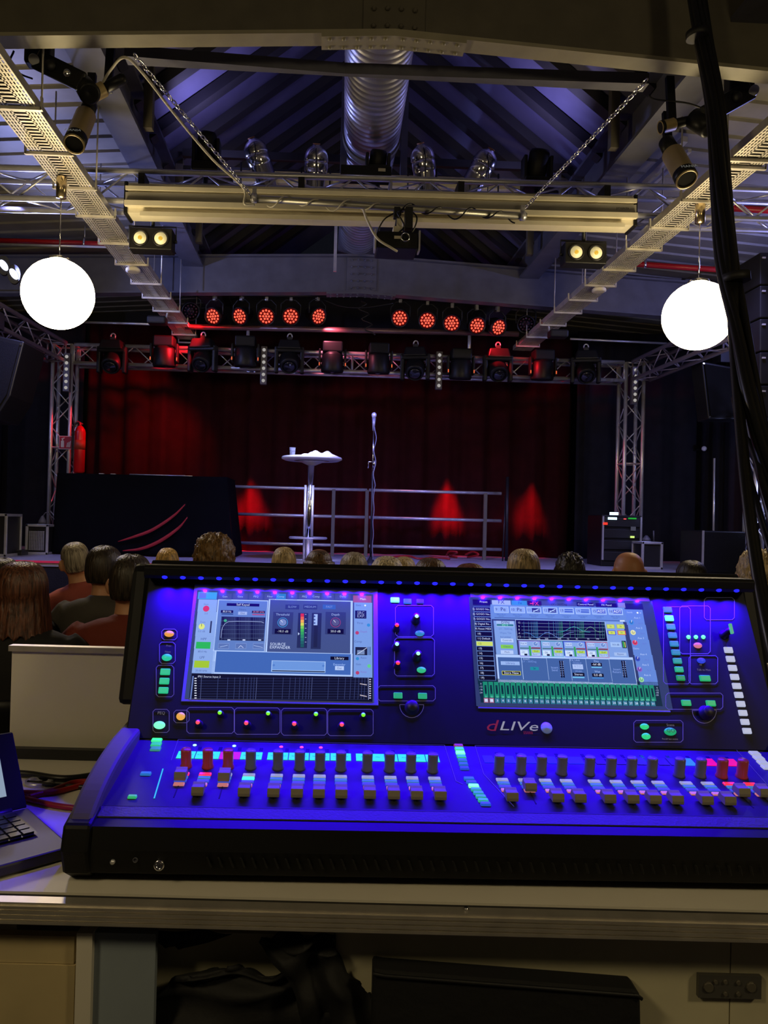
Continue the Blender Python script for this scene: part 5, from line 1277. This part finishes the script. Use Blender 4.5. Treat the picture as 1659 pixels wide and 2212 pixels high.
for k in range(10): K(1572+4.45*k, 1405+19.4*k, 19, 13, (190,196,225), .85)
K(1391,1570,19,13,(50,215,130),.95,oval=True); K(1394.5,1591,19,14,(50,215,130),.95,oval=True)
gk = K(1446.5,1581,26,17,(30,170,110),.9,oval=True); tm = MB(); x, t_ = PB_.at(1446.5,1580); text(tm, 'GO', PB_.M(x,t_,.0066), .011); cpart('key_lettering', tm, glow((10,50,50), 1), root=gk)
x, t_ = PB_.at(1563,1372); cpart('gooseneck_socket', MB().lathe([(.011,0),(.011,.004),(.007,.006),(.007,.03),(.0,.032)], PB_.M(x,t_), 16), M_BLACK); 
cpart('gooseneck_light', MB().box((0,.002,.036), (.005,.022,.006), PB_.M(x,t_)), glow((90,200,150), .7))
# logo
lg = MB(); x, t_ = PB_.at(1059,1569); text(lg, 'd', PB_.M(x,t_,.003) @ Matrix.Diagonal((1.5,.95,1,1)), .034, 0, shear=.25)
text(lg, 'LIVe', PB_.M(PB_.at(1118,1569)[0],t_,.003) @ Matrix.Diagonal((1.45,.85,1,1)), .031, 1, shear=.25)
text(lg, 'S5000', PB_.M(*PB_.at(1140,1584),.003), .008, 0)
cpart('logo', lg, [glow((120,24,34), .9), glow((150,150,165), .9)])
eb = MB(); eb.lathe([(.012,0),(.011,.002),(0,.003)], PB_.M(*PB_.at(1180,1573),.002), 24); e_ = cpart('round_emblem', eb, mat('emblem_silver', (150,170,165), .6, .1, (60,76,74), .6))
# ---- fader surface
KX = [401,448,492,541, 600,647,691,736, 793,841,887,934, 1077,1124,1168,1212, 1271,1317,1361,1405, 1464,1509,1555,1598]
KT = [PA_.at(x, 1661+(x-401)*.0134)[1] for x in KX]; kt = sum(KT)/24
LX = [PA_.at(x, 1661+(x-401)*.0134)[0] for x in KX]
M_KNOB = mat('knob_grey', (112,110,104), .35, coat=.3); M_CAP = mat('fader_cap_grey', (150,142,112), .6, spec=.2)
# strip displays
def lcd(x0, x1, col, es=1.0, y0=1626, y1=1641, xi=0):
    yy = (x0-401)*.0140; mb = MB()
    ya, yb = y0+yy, y1+yy; a_ = PA_.at(x0, (ya+yb)/2)[0]; b5 = PA_.at(x1, (ya+yb)/2)[0]; t0 = PA_.at((x0+x1)/2, yb)[1]; t1 = PA_.at((x0+x1)/2, ya)[1]
    PA_.box(mb, (a_+b5)/2, (t0+t1)/2, b5-a_, t1-t0, .003, 0); dn = cpart('strip_display', mb, glow(col, es))
    if col[1] > 150 and col[0] < 100:
        m2 = MB(); n = max(1, round((x1-x0)/22))
        for k in range(n):
            text(m2, random.choice(['Aux','Spk','Mic','Vox']), PA_.M(a_+(b5-a_)*(k+.5)/n,(t0+t1)/2,.0034), .006)
        cpart('display_text', m2, glow((14,110,50), 1), root=dn)
G1 = (40,235,110)
for r_ in ((383,421,G1),(423,440,G1),(442,474,G1),(475,490,(200,30,220)),(492,519,(200,30,220)),(520,541,G1),(543,566,G1),
           (578,602,G1),(604,622,G1),(624,645,G1),(647,667,G1),(669,690,G1),(692,712,G1),(714,758,G1),
           (769,800,G1),(802,830,G1),(832,858,G1),(860,886,G1),(888,918,G1),(920,948,G1)): lcd(*r_)
for x0, x1 in ((1044,1066),(1088,1112),(1134,1156),(1180,1202),(1224,1258)): lcd(x0, x1, (10,30,255), 1.0)
for x0, x1 in ((1284,1306),(1328,1350),(1372,1394),(1418,1440)): lcd(x0, x1, (8,8,70), 1.0)
lcd(1474,1498,(30,130,235),1.1); lcd(1519,1545,(225,10,50),1.1); lcd(1566,1592,(225,10,50),1.1); lcd(1444,1460,(8,8,60),1.0)
tops = {0:(160,255,240), 2:(160,255,240), 4:(255,60,140), 5:(255,60,140), 6:(255,60,140)}
redk = (0,1,2,22,23)  # knobs with the red reflection of nearby keys put into colour and emission
kcol = [(0,'mute_key',(185,190,215)),(1,'mix_key',(70,140,190)),(2,'select_key',(60,90,220)),(3,'listen_key',(235,140,140))]  # unlit strip keys get emission too, in place of light falling on them
up_f = {0:.052, 2:.052, 13:.035, 22:.03, 23:.03}
# fader cap positions read on the surface
ytab = lambda x: 1723+(x-400)*.0126
FX_ = [380,420,481,525, 590,644,695,747, 815,866,917,967, 1133,1155,1236,1288, 1353,1407,1457,1508, 1575,1582,1633,1690]
tb_f = PA_.at(700,1727)[1]
for i in range(24):
    x = LX[i]; px = KX[i]
    kn = cpart('encoder_knob', MB().lathe([(.0115,0),(.0112,.004),(.0098,.007),(.0098,.034),(.0088,.036),(0,.036)], PA_.M(x,kt,.001), 22), mat('knob_red_reflection', (150,70,60), .3, 0, (120,20,10), .22, coat=.3) if i in redk else M_KNOB)
    if i in tops: cpart('signal_light', MB().lathe([(.004,0),(.0035,.002),(0,.003)], PA_.M(x,kt+.088,.001), 12), glow(tops[i], 2.2))
    for k, nm, col in kcol:
        c_, es = col, .62
        if k == 0 and i in (0,1,22,23): c_, es = (255,40,50), 1.5
        if k == 1 and i == 3: c_, es = (60,255,190), 1.6
        mb = MB(); PA_.box(mb, x, kt-.030-.0125*k, .0235-(.003 if k == 3 else 0), .0105, .0045, taper=.92)
        cpart(nm, mb, glow(c_, es), bevel=.001)
    mb = MB(); PA_.box(mb, x+.0125, kt+.055, .007, .016, .0022); PA_.box(mb, x+.0125, kt+.075, .007, .014, .0022); cpart('meter_window', mb, mat('meter_glass', (30,30,60), .2))
    slots = MB(); PA_.box(slots, x, (tb_f+kt-.07)/2+.006, .0022, abs(kt-.075-tb_f)+.03, .0026); cpart('fader_slot', slots, mat('slot_black', (4,4,6), .8))
    tf = tb_f+.006 + up_f.get(i, 0)
    cap = MB(); prof = [(-.0135,0),(-.0135,.006),(-.010,.0155),(-.003,.0135),(.003,.0135),(.010,.0155),(.0135,.006),(.0135,0)]
    vs = [PA_.P(x+sx_*.0105, tf+a_, .006+b5) for sx_ in (-1,1) for a_, b5 in prof]; n = 8
    cap.add(vs, [list(range(n)), [n+j for j in range(n)][::-1]]+[(j,n+j,n+(j+1)%n,(j+1)%n) for j in range(n)])
    fc = cpart('fader_cap', cap, M_CAP, bevel=.0012)
    sm_ = MB(); PA_.box(sm_, x, tf, .004, .008, .007); cpart('stem', sm_, M_BLACK, root=fc)
KA = lambda *a_, **k: key(PA_, *a_, **k)
for k, (c_, es) in enumerate((((150,60,110),.8),((70,220,110),1.0),((110,255,160),1.7),((50,190,130),.9),((40,120,170),.8),((36,110,170),.8),((40,80,220),.8))): KA(990+2.2*k, 1613+8.3*k, 20, 6.5, c_, es)
for k, (c_, es) in enumerate((((30,110,190),.8),((40,90,220),.8),((110,255,160),1.7),((50,170,160),.8),((46,160,170),.8),((50,170,150),.8),((50,180,150),.8),((40,90,210),.8))): KA(1013+5.1*k, 1686+7.8*k, 23, 6.5, c_, es)
for k, (c_, es) in enumerate((((60,230,130),1.3),((50,200,120),.95),((60,150,140),.8))): KA(339-1.5*k, 1601+10*k, 23, 8, c_, es)
KA(315,1675,24,6,(40,120,200),.8); KA(286,1725,20,6,(50,180,110),.85)
for k in range(4): KA(1630+8.6*k, 1631+10*k, 21, 8, (185,190,225), .8)
sm_ = MB(); a_ = PA_.at(352,1664); b5 = PA_.at(333,1728); sm_.bar(PA_.P(*a_,.003), PA_.P(*b5,.003), .0022, .001, up=tuple(PA_.n)); cpart('green_light_line', sm_, glow((40,200,170), .9))
mk = MB()
for pts in ([(385,1600),(960,1612),(985,1690),(1000,1697)], [(385,1600),(370,1645)], [(1026,1613),(1045,1675),(1110,1745)], [(1590,1622),(1659,1700)], [(1026,1613),(1590,1622)]):
    q = [PA_.at(*p) for p in pts]
    for a_, b5 in zip(q, q[1:]): mk.bar(PA_.P(*a_,.0026), PA_.P(*b5,.0026), .0011, .0006, up=tuple(PA_.n))
cpart('surface_markings', mk, glow((60,50,150), .8))
# =================================================================== CABLES hanging right
head_ = [(1500,-80,4.05),(1520,60,4.0),(1548,220,3.85),(1562,400,3.6),(1575,560,3.3)]
tailA = [(1586,760,3.0),(1596,920,2.75),(1612,1080,2.5),(1634,1240,2.3),(1664,1390,2.1),(1700,1560,2.0)]
tailB = [(1602,700,3.05),(1626,830,2.85),(1655,960,2.7),(1695,1100,2.5),(1740,1250,2.3),(1790,1400,2.1)]
for k in range(9):
    pts = []; a0 = k*2*PI/9; A_ = k in (0,4,5)
    for j_, (u_, v_, y) in enumerate(head_+(tailA if A_ else tailB)):
        rr = (.037 if k else 0)*(1 if j_ < 5 else (.45 if A_ else .8))
        p = aY(u_, v_, y); pts.append(p+Vector((rr*math.cos(a0+j_*.35), rr*math.sin(a0+j_*.35)+.004*k, 0)))
    single('hanging_cable', MB().tube(smooth(pts),   .015+.002*(k % 3), 8), M_CABLE, 'one of the black cables hanging as a thick bundle down the right side', 'cable', 'black cable bundle on the right')
for k, lst in enumerate(([(1584,760),(1612,925),(1636,1000),(1659,1080),(1700,1200)], [(1586,860),(1608,990),(1637,1095),(1662,1180),(1700,1290)])):
    pts = [aY(u_, v_, 3.0-.17*q_) for q_, (u_, v_) in enumerate(lst)]
    single('hanging_cable', MB().tube(smooth(pts), .0125, 8), M_CABLE, 'single black cable splaying right from the bundle, %s of two' % ('upper' if k == 0 else 'lower'), 'cable')
for (u_, v_, y) in ((1505,75,3.97),(1590,600,3.2)):
    p = aY(u_, v_, y); single('cable_tie', MB().tube([p+Vector((0,0,.018)), p+Vector((.003,0,-.018))], .056, 16), M_RUBBER, 'dark tape band holding the cable bundle, %s' % ('near the top beam' if v_ < 100 else 'level with the right globe'), 'cable tie')
# diagonal braces behind the right side
single('roof_brace', MB().bar(aY(1365,415,7.0), aY(1480,300,6.2), .05, .05), M_ALU, 'upper of two light diagonal braces below the right roof', 'brace')
single('roof_brace', MB().bar(aY(1385,420,7.0), aY(1490,325,6.2), .03, .03), M_ALU, 'lower, thinner of two light diagonal braces below the right roof', 'brace')
# =================================================================== PEOPLE
def voxel(mb, vox=.012, it=4, name='m', fac=.6):
    me = mb.mesh(name, M_BLACK); o = bpy.data.objects.new(name, me); COL.objects.link(o)
    r = o.modifiers.new('r', 'REMESH'); r.mode = 'VOXEL'; r.voxel_size = vox; r.use_smooth_shade = True
    s = o.modifiers.new('s', 'SMOOTH'); s.factor = fac; s.iterations = it
    bpy.context.view_layer.update()
    m2 = bpy.data.meshes.new_from_object(o.evaluated_get(bpy.context.evaluated_depsgraph_get()))
    bpy.data.objects.remove(o); bpy.data.meshes.remove(me)
    for p in m2.polygons: p.use_smooth = True
    m2.name = name
    return m2
def torso(mb, g=0.0, arms=True, neck=True, legs=True, head=True, hem=.46):
    # seated figure facing +Y, seat plane z=.45, crown at 1.30
    rings = [(hem,.150,.115,.02),(.56,.165,.12,.0),(.68,.152,.11,-.005),(.80,.165,.115,-.005),(.92,.19,.118,-.01),(1.0,.195,.105,-.012),(1.035,.165,.088,-.014),(1.06,.10,.07,-.012)]
    vs = []; fs = []; seg = 24
    for z, rx, ry, cy in rings:
        for k in range(seg):
            a_ = 2*PI*k/seg; vs.append(((rx+g)*math.cos(a_), cy+(ry+g)*math.sin(a_), z))
    for i in range(len(rings)-1):
        for k in range(seg): fs.append((i*seg+k, i*seg+(k+1)%seg, (i+1)*seg+(k+1)%seg, (i+1)*seg+k))
    fs.append(list(range(seg))[::-1]); fs.append([(len(rings)-1)*seg+k for k in range(seg)])
    mb.add(vs, fs, 0, True)
    if neck: mb.tube([(0,-.012,1.0),(0,-.008,1.06),(0,.005,1.13)], [.075,.056,.052], 16)
    if arms:
        for s_ in (-1,1):
            mb.tube([(s_*.165,-.01,1.0),(s_*.205,0,.965),(s_*.225,.02,.86),(s_*.235,.05,.74),(s_*.22,.16,.64),(s_*.15,.27,.60),(s_*.11,.31,.60)],
                    [q_+g for q_ in (.055,.056,.048,.042,.038,.03,.027)], 12)
def figure():
    mb = MB(); torso(mb)
    mb.ell((0,.012,1.195), (.073,.092,.105), fn=lambda d: d*(1+.075*(2*d.z*math.sqrt(max(0,1-d.z*d.z)))**2*(1 if d.z > 0 else 0))); mb.ell((0,.045,1.145), (.052,.06,.058)); mb.tube([(0,.095,1.19),(0,.118,1.17)], [.008,.014], 8)
    mb.ell((0,.098,1.143), (.024,.012,.007)); mb.ell((0,.094,1.115), (.02,.014,.014))
    for s_ in (-1,1):
        mb.ell((s_*.081,.0,1.185), (.014,.022,.033)); mb.ell((s_*.03,.093,1.205), (.013,.010,.008))
        mb.tube([(s_*.09,.0,.53),(s_*.10,.2,.54),(s_*.105,.42,.52),(s_*.105,.44,.45),(s_*.105,.43,.25),(s_*.105,.42,.08)], [.085,.078,.06,.056,.05,.036], 14)
        mb.tube([(s_*.105,.39,.05),(s_*.11,.48,.045),(s_*.115,.6,.03)], [.042,.042,.03], 12)
        # hand: palm, four fingers and thumb resting on the thigh
        mb.ell((s_*.10,.335,.605), (.036,.042,.016))
        for k in range(4):
            x = s_*(.075+.017*k); l_ = (.055,.068,.066,.05)[k]
            mb.tube([(x,.36,.606),(x,.36+l_*.6,.602),(x,.36+l_,.59)], [.009,.0085,.0075], 8)
        mb.tube([(s_*.075,.32,.606),(s_*.052,.345,.603),(s_*.05,.375,.596)], [.011,.010,.008], 8)
    return voxel(mb, .0085, 3, 'body')
BODY = figure()
def shirt(hood=False):
    mb = MB(); torso(mb, .012, neck=False)
    mb.tube([(0,-.012,1.03),(0,-.008,1.078)], [.085,.066], 18)
    return voxel(mb, .012, 5, 'shirt')
SHIRT = shirt()
def trousers():
    mb = MB(); mb.ell((0,.0,.52), (.175,.14,.085))
    for s_ in (-1,1): mb.tube([(s_*.09,.0,.53),(s_*.10,.2,.54),(s_*.105,.42,.52),(s_*.105,.445,.45),(s_*.105,.435,.25),(s_*.105,.43,.10)], [.095,.088,.07,.068,.062,.052], 14)
    return voxel(mb, .014, 4, 'trousers')
TROUS = trousers()
def shoe_mesh():
    mb = MB()
    for s_ in (-1,1): mb.tube([(s_*.105,.38,.055),(s_*.11,.48,.05),(s_*.115,.62,.035)], [.05,.05,.036], 12)
    return voxel(mb, .012, 3, 'shoes')
SHOES = shoe_mesh()
def hair(kind, seed=0, wid=1.0):
    """closed shell round the skull, strands as ridges; faces +Y"""
    rnd = random.Random(seed); ph = [rnd.uniform(0, 6) for _ in range(6)]
    c = Vector((0, .004, 1.20)); seg, rg = 72, 40; vs = []; fs = []
    for i in range(rg+1):
        t = PI*i/rg
        for k in range(seg):
            a_ = 2*PI*k/seg; d = Vector((math.sin(t)*math.cos(a_), math.sin(t)*math.sin(a_), math.cos(t)))
            R0 = Vector((.082*wid, .103, .118)); s_ = 1.0
            front = max(0, d.y); low = max(0, -d.z)
            strand = .010*math.sin(a_*23+ph[0]+2*math.sin(t*3+ph[1]))+.006*math.sin(a_*41+ph[2]+t*5)
            if kind in ('short','crop'):
                s_ = 1.0+strand+.02*math.sin(a_*3+ph[3]); zlim = -.55
                if d.z < zlim: s_ *= .80
                if -.6 < d.z < .22 and abs(d.x) > .72 and d.y > -.5: s_ *= .84
                if front > .35 and d.z < .35: s_ *= .62
                if kind == 'crop': s_ *= .965
            elif kind == 'curly':
                s_ = 1.14+.075*math.sin(a_*9+ph[0]+3*math.sin(t*6))*math.sin(t*11+ph[1])+.04*math.sin(a_*21+t*17+ph[2])
                if d.z < -.7: s_ *= .8
                if front > .4 and d.z < .3: s_ *= .55
            elif kind in ('bob','long'):
                s_ = 1.06+strand*1.4
                if front > .35 and d.z < .3: s_ *= .60
            elif kind == 'fringe':   # bald crown with a ring of hair
                s_ = .99+strand
                if d.z > .38 or d.z < -.55: s_ = .86
                if front > .3: s_ = .7
            s_ *= 1+.085*math.sin(2*t)**2*(1 if d.z > 0 else 0)
            p = Vector((R0.x*d.x, R0.y*d.y, R0.z*d.z*(.96 if d.z > 0 else 1)))*s_
            if kind in ('bob','long') and d.z < 0:
                L_ = .16 if kind == 'bob' else .24
                hl_ = math.sqrt(d.x**2+d.y**2); f = min(1, -d.z*1.6)
                if d.y < .35:
                    fl_ = 1.12 if kind == 'bob' else 1.0
                    q = Vector((d.x, d.y, 0)); q.normalize() if q.length > 1e-4 else None
                    rad_ = (.088+.014*f*fl_)*(1+strand*2)*min(1, .15+ (1-max(0,-d.z-.86)/.14))
                    p = Vector((q.x*rad_*wid, q.y*rad_*1.1-.01*f, -L_*f+.01*math.sin(a_*17+ph[1])*f))
            vs.append(c+p)
    for i in range(rg):
        for k in range(seg): fs.append((i*seg+k, (i+1)*seg+k, (i+1)*seg+(k+1)%seg, i*seg+(k+1)%seg))
    mb = MB().add(vs, fs, 0, True)
    return mb.mesh('hair_'+kind, M_BLACK)
def hmat(n, col):
    m = mat('hair_'+n, col, .42); nt = m.node_tree; b = nt.nodes['Principled BSDF']
    tc = nt.nodes.new('ShaderNodeTexCoord'); mp = nt.nodes.new('ShaderNodeMapping'); mp.inputs['Scale'].default_value = (1, 1, .07)
    ns = nt.nodes.new('ShaderNodeTexNoise'); ns.inputs['Scale'].default_value = 120; ns.inputs['Detail'].default_value = 3
    rp_ = nt.nodes.new('ShaderNodeValToRGB'); c = lin(col)
    rp_.color_ramp.elements[0].position = .35; rp_.color_ramp.elements[1].position = .68
    rp_.color_ramp.elements[0].color = (c[0]*.32, c[1]*.3, c[2]*.3, 1); rp_.color_ramp.elements[1].color = (min(1,c[0]*1.7), min(1,c[1]*1.65), min(1,c[2]*1.6), 1)
    bp_ = nt.nodes.new('ShaderNodeBump'); bp_.inputs['Strength'].default_value = .8; bp_.inputs['Distance'].default_value = .006
    nt.links.new(tc.outputs['Object'], mp.inputs[0]); nt.links.new(mp.outputs[0], ns.inputs['Vector']); nt.links.new(ns.outputs['Fac'], rp_.inputs[0])
    nt.links.new(rp_.outputs[0], b.inputs['Base Color']); nt.links.new(ns.outputs['Fac'], bp_.inputs['Height']); nt.links.new(bp_.outputs[0], b.inputs['Normal'])
    return m
HM = dict(brown=hmat('brown',(88,66,42)), dark=hmat('dark',(54,46,36)), black=hmat('black',(34,30,28)), blond=hmat('blond',(200,164,96)), ash=hmat('ash',(178,158,118)),
          grey=hmat('grey',(150,142,126)), white=hmat('white',(200,188,160)), auburn=hmat('auburn',(104,56,36)), curly=hmat('curlybrown',(122,94,56)), chestnut=hmat('chestnut',(96,58,40)))
SKIN = [mat('skin_light', (206,150,112), .5, vary=.06), mat('skin_tan', (180,122,86), .5, vary=.06)]
def omesh(name, me, m_, parent, label=None):
    o = bpy.data.objects.new(name, me); COL.objects.link(o); o.parent = parent
    if not me.materials: me.materials.append(M_BLACK)
    remat(o, m_)
    if label: o['label'] = label
    return o
M_TRO = mat('dark_trousers', (36,36,42), .8); M_SHOE = mat('dark_shoes', (24,22,20), .5)
def cloth_m(n, col): return mat('cloth_'+n, col, .85, bump=.35, bscale=22, vary=.1)
chair0 = None
def make_chair():
    t = thing('stacking_chair', 'x', 'chair')
    part('seat', MB().box((0,.03,.44), (.42,.42,.03)), M_BLACK, t, world=False, bevel=.012)
    def back(u, v): return ((u-.5)*.42*(1-.12*v**2), -.20-.05*v+.05*math.sin(PI*u)*-1+.03, .62+v*.22)
    part('backrest', MB().grid(back, 12, 5), M_BLACK, t, world=False, solid=.014)
    for sx_ in (-1,1):
        part('leg', MB().tube([(sx_*.2,.22,.43),(sx_*.22,.24,.01)], .011, 8), M_CHROME, t, world=False)
        part('leg', MB().tube([(sx_*.2,-.21,.82),(sx_*.205,-.19,.45),(sx_*.22,-.24,.01)], .011, 8), M_CHROME, t, world=False)
    return t
def person(u, vtop, y, hk, hm, col, label, seed=0, rz=0, skin=0, wid=1.0, chair_label=None, lean=0):
    global chair0
    top = aY(u, vtop, y); sc = top.z/(1.32 if hk != 'bald' else 1.30)
    t = thing('person', label, 'person', (top.x, y, 0), rad(rz)); t.scale = (min(1.08,max(.94,sc)),)*2+(sc,)
    if lean: t.rotation_euler[1] = rad(lean)
    omesh('body', BODY, SKIN[skin], t)
    omesh('shirt', SHIRT, cloth_m(*col), t); omesh('trousers', TROUS, M_TRO, t); omesh('shoes', SHOES, M_SHOE, t)
    if hk != 'bald': omesh('hair', hair(hk, seed, wid), HM[hm], t)
    if chair_label:
        if chair0 is None: chair0 = make_chair(); c_ = chair0
        else: c_ = dup(chair0)
        c_.location = (top.x, y-.02, 0); c_.rotation_euler = (0,0,rad(rz)); c_['label'] = chair_label; c_['group'] = 'audience chairs'
    return t
DK = ('dark', (34,32,34)); 
people = [
 (48,1213,2.95,'bob','chestnut',('blackcoat',(24,22,22)),'woman with straight chestnut bob and black coat, nearest on the far left','near the left edge',6,0,1.12),
 (8,1203,3.7,'short','dark',('navy',(30,32,44)),'person with dark hair partly hidden behind the chestnut-haired woman','in the row ahead of the far left woman',-4,0,1),
 (282,1194,3.1,'short','dark',('rust',(112,42,28)),'man with short dark hair and rust-red collared shirt beside the console',"beside the console's left end",0,0,1.03),
 (226,1176,3.75,'short','dark',('olive',(74,70,64)),'man with short dark hair and grey sweater behind the rust-shirted man','one row ahead of the rust-shirted man',-14,0,1),
 (238,1163,4.6,'crop','grey',('salmon',(170,84,74)),'person with greying hair and salmon top leaning left, ahead of the grey sweater','two rows ahead on the left',20,0,1),
 (362,1184,4.5,'bob','blond',('cream',(150,140,120)),'person with smooth golden blond hair in front of the black table','in front of the black draped table',0,0,.8),
 (464,1157,3.9,'curly','curly',('brown',(66,54,44)),'person with thick curly brown hair, tallest head left of the bar table','behind the tall curly head',-12,0,1.02),
 (614,1182,4.6,'long','ash',('grey',(90,90,94)),'person with long ash-blond hair just left of the bar table foot','left of the bar table foot',0,0,.86),
 (690,1178,3.95,'fringe','brown',('wine',(60,36,38)),'balding man with brown hair ring beside the bar table foot','behind the balding brown-haired man',4,1,1),
 (733,1214,3.6,'fringe','ash',('sand',(120,108,84)),'person with thin fair hair, lowest head right of the bar table','below the bar table, right',0,0,1),
 (765,1191,4.5,'short','grey',('denim',(60,68,84)),'person with wavy grey hair left of the microphone stand','left of the microphone stand',10,0,1.02),
 (836,1199,3.95,'short','white',('stone',(120,118,112)),'person with short white hair directly right of the microphone stand','right of the microphone stand',0,0,1.08),
 (872,1201,4.7,'short','ash',('tan',(120,100,80)),'person with fair hair half hidden behind the white-haired head','ahead of the white-haired person',-8,0,1),
 (932,1203,4.0,'short','brown',('green',(56,66,54)),'person with greying brown hair in front of the railing cables','in front of the railing cables',6,0,1.1),
 (1018,1215,3.7,'short','auburn',('plum',(70,44,56)),'person with auburn hair, low behind the console top near its middle','behind the auburn-haired person',0,0,1.12),
 (1132,1186,4.1,'long','ash',('black',(30,30,30)),'woman with long straight ash-blond hair in front of the red curtain glow','right of the dark pole',0,0,.98),
 (1232,1199,4.0,'curly','black',('slate',(64,70,78)),'person with dark curly grey-black hair right of the blond woman','behind the dark curly head',-10,0,.82),
 (1200,1233,3.9,'crop','grey',('khaki',(84,80,60)),'person with only the top of dark grey hair showing above the console','left of the dark curly head',0,0,.9),
 (1361,1193,4.0,'bald','',('white',(150,150,150)),'bald man in front of the amplifier rack','behind the bald man',0,1,1),
 (1494,1207,4.3,'crop','black',('petrol',(40,56,66)),'man with black hair in front of the large right loudspeaker','behind the black-haired man',0,0,1.03),
 (1640,1192,3.6,'curly','ash',('beige',(150,132,110)),'person with tousled fair hair at the right edge behind the cables','at the right edge',-20,0,.95),
]
for i, (u, v, y, hk, hm, col, lbv, chl, rz, sk, wd) in enumerate(people):
    person(u, v, y, hk, hm, col, lbv, i, rz, sk, wd, 'black stacking chair with chrome legs '+chl, lean=-9 if hm == 'grey' and i == 4 else 0)
for k, (u, v, y) in enumerate(((112,1292,4.4),(135,1305,3.85))):
    p = aY(u, v, y); dup(chair0, loc=(p.x, y, 0), label='empty black stacking chair on the left, '+('farther one' if k == 0 else 'nearer one'), group='audience chairs')
# =================================================================== STAGE LIGHTING (lamps at or near the fixtures built above; some added without a housing)
def spot_(name, src, tgt, e, col, ang, size=.05, blend=.6): return light(name, 'SPOT', src, tgt, e, col, size, spot=ang, blend=blend)
RED = (1.0, .012, .02)
def ct(u, v): return aY(u, v, BACK-.05)
for pu, (u, v), e, ang, bl in ((530,(538,1120),2600,19,1), (995,(968,1105),4200,15,1), (1172,(1146,1115),3600,15,1), (355,(350,960),70,75,1), (718,(640,1200),130,34,1), (1075,(985,1200),600,22,1), (818,(800,1200),120,34,1), (1172,(1110,1200),400,26,1)):
    s = aY(pu, 783, TY-.0)+Vector((0,.12,-.22)); spot_('wash_beam', s, ct(u, v), e, RED, ang, blend=bl)
# red wash on truss and cable trays
spot_('par_light', aY(461,683,9.55)+Vector((-.1,0,-.1)), aY(330,790,TY), 260, RED, 70)
spot_('par_light', aY(1030,703,9.55)+Vector((.1,0,-.1)), aY(1150,820,TY), 110, RED, 60)
spot_('par_light', aY(700,683,9.55)+Vector((0,0,-.1)), aY(760,800,TY), 50, (1,.2,.3), 80)
# front white-blue spots from the lighting truss
spot_('front_spot', Vector((-.2,6.2,4.0)), aY(668,1030,BY), 800, (.62,.68,1.0), 13, .04, .8)
spot_('front_spot', Vector((.9,6.2,4.0)), aY(803,1040,MY), 160, (.6,.6,1.0), 12, .04, .8)
light('stage_wash', 'SPOT', (.4, 6.3, 4.0), (.5, 8.2, 1.0), 900, (.26,.26,1.0), .15, spot=95, blend=1)
light('stage_wash', 'SPOT', (-2.6, 6.3, 4.0), (-3.2, 8.2, 1.0), 300, (.36,.36,1.0), .15, spot=70, blend=1)
light('stage_wash', 'SPOT', (3.6, 6.3, 4.0), (3.4, 8.2, 1.0), 300, (.36,.36,1.0), .15, spot=70, blend=1)
light('side_flood_fill', 'AREA', aY(30,592,7.55), (1.0, 7.0, 4.8), 55, (.35,.4,1.0), .12)
light('side_flood_fill', 'AREA', Vector((5.3, 7.0, 3.9)), (0, 6.9, 5.0), 45, (.33,.35,1.0), .12)  # added blue lamp mirroring the left flood, unseen and without a housing
light('side_flood_fill', 'AREA', Vector((5.3, 7.7, 2.2)), aY(1540,1050,10.9), 16, (.4,.45,1.0), .12)  # unseen lamp without a housing, puts blue on the right drape
light('side_flood_fill', 'AREA', Vector((-4.3, 8.0, 3.4)), aY(40,1000,10.8), 8, (.4,.45,1.0), .12)  # unseen lamp without a housing, puts blue on the left drape
for (u_, v_) in ((446,333),(1160,368)):
    p = aY(u_, v_, 6.6)+Vector((0,0,.2)); light('roof_fill_light', 'AREA', p, p+Vector((.25 if u_ < 800 else -.25,.25,1)), 6.5, (.42,.38,.95), .14)  # added blue lamps to brighten the lantern panels, set near the moving heads
spot_('tower_light', Vector((tw.x-.3, 7.7, 1.2)), (tw.x, 8.2, 2.2), 14, (.45,.55,1.0), 80)
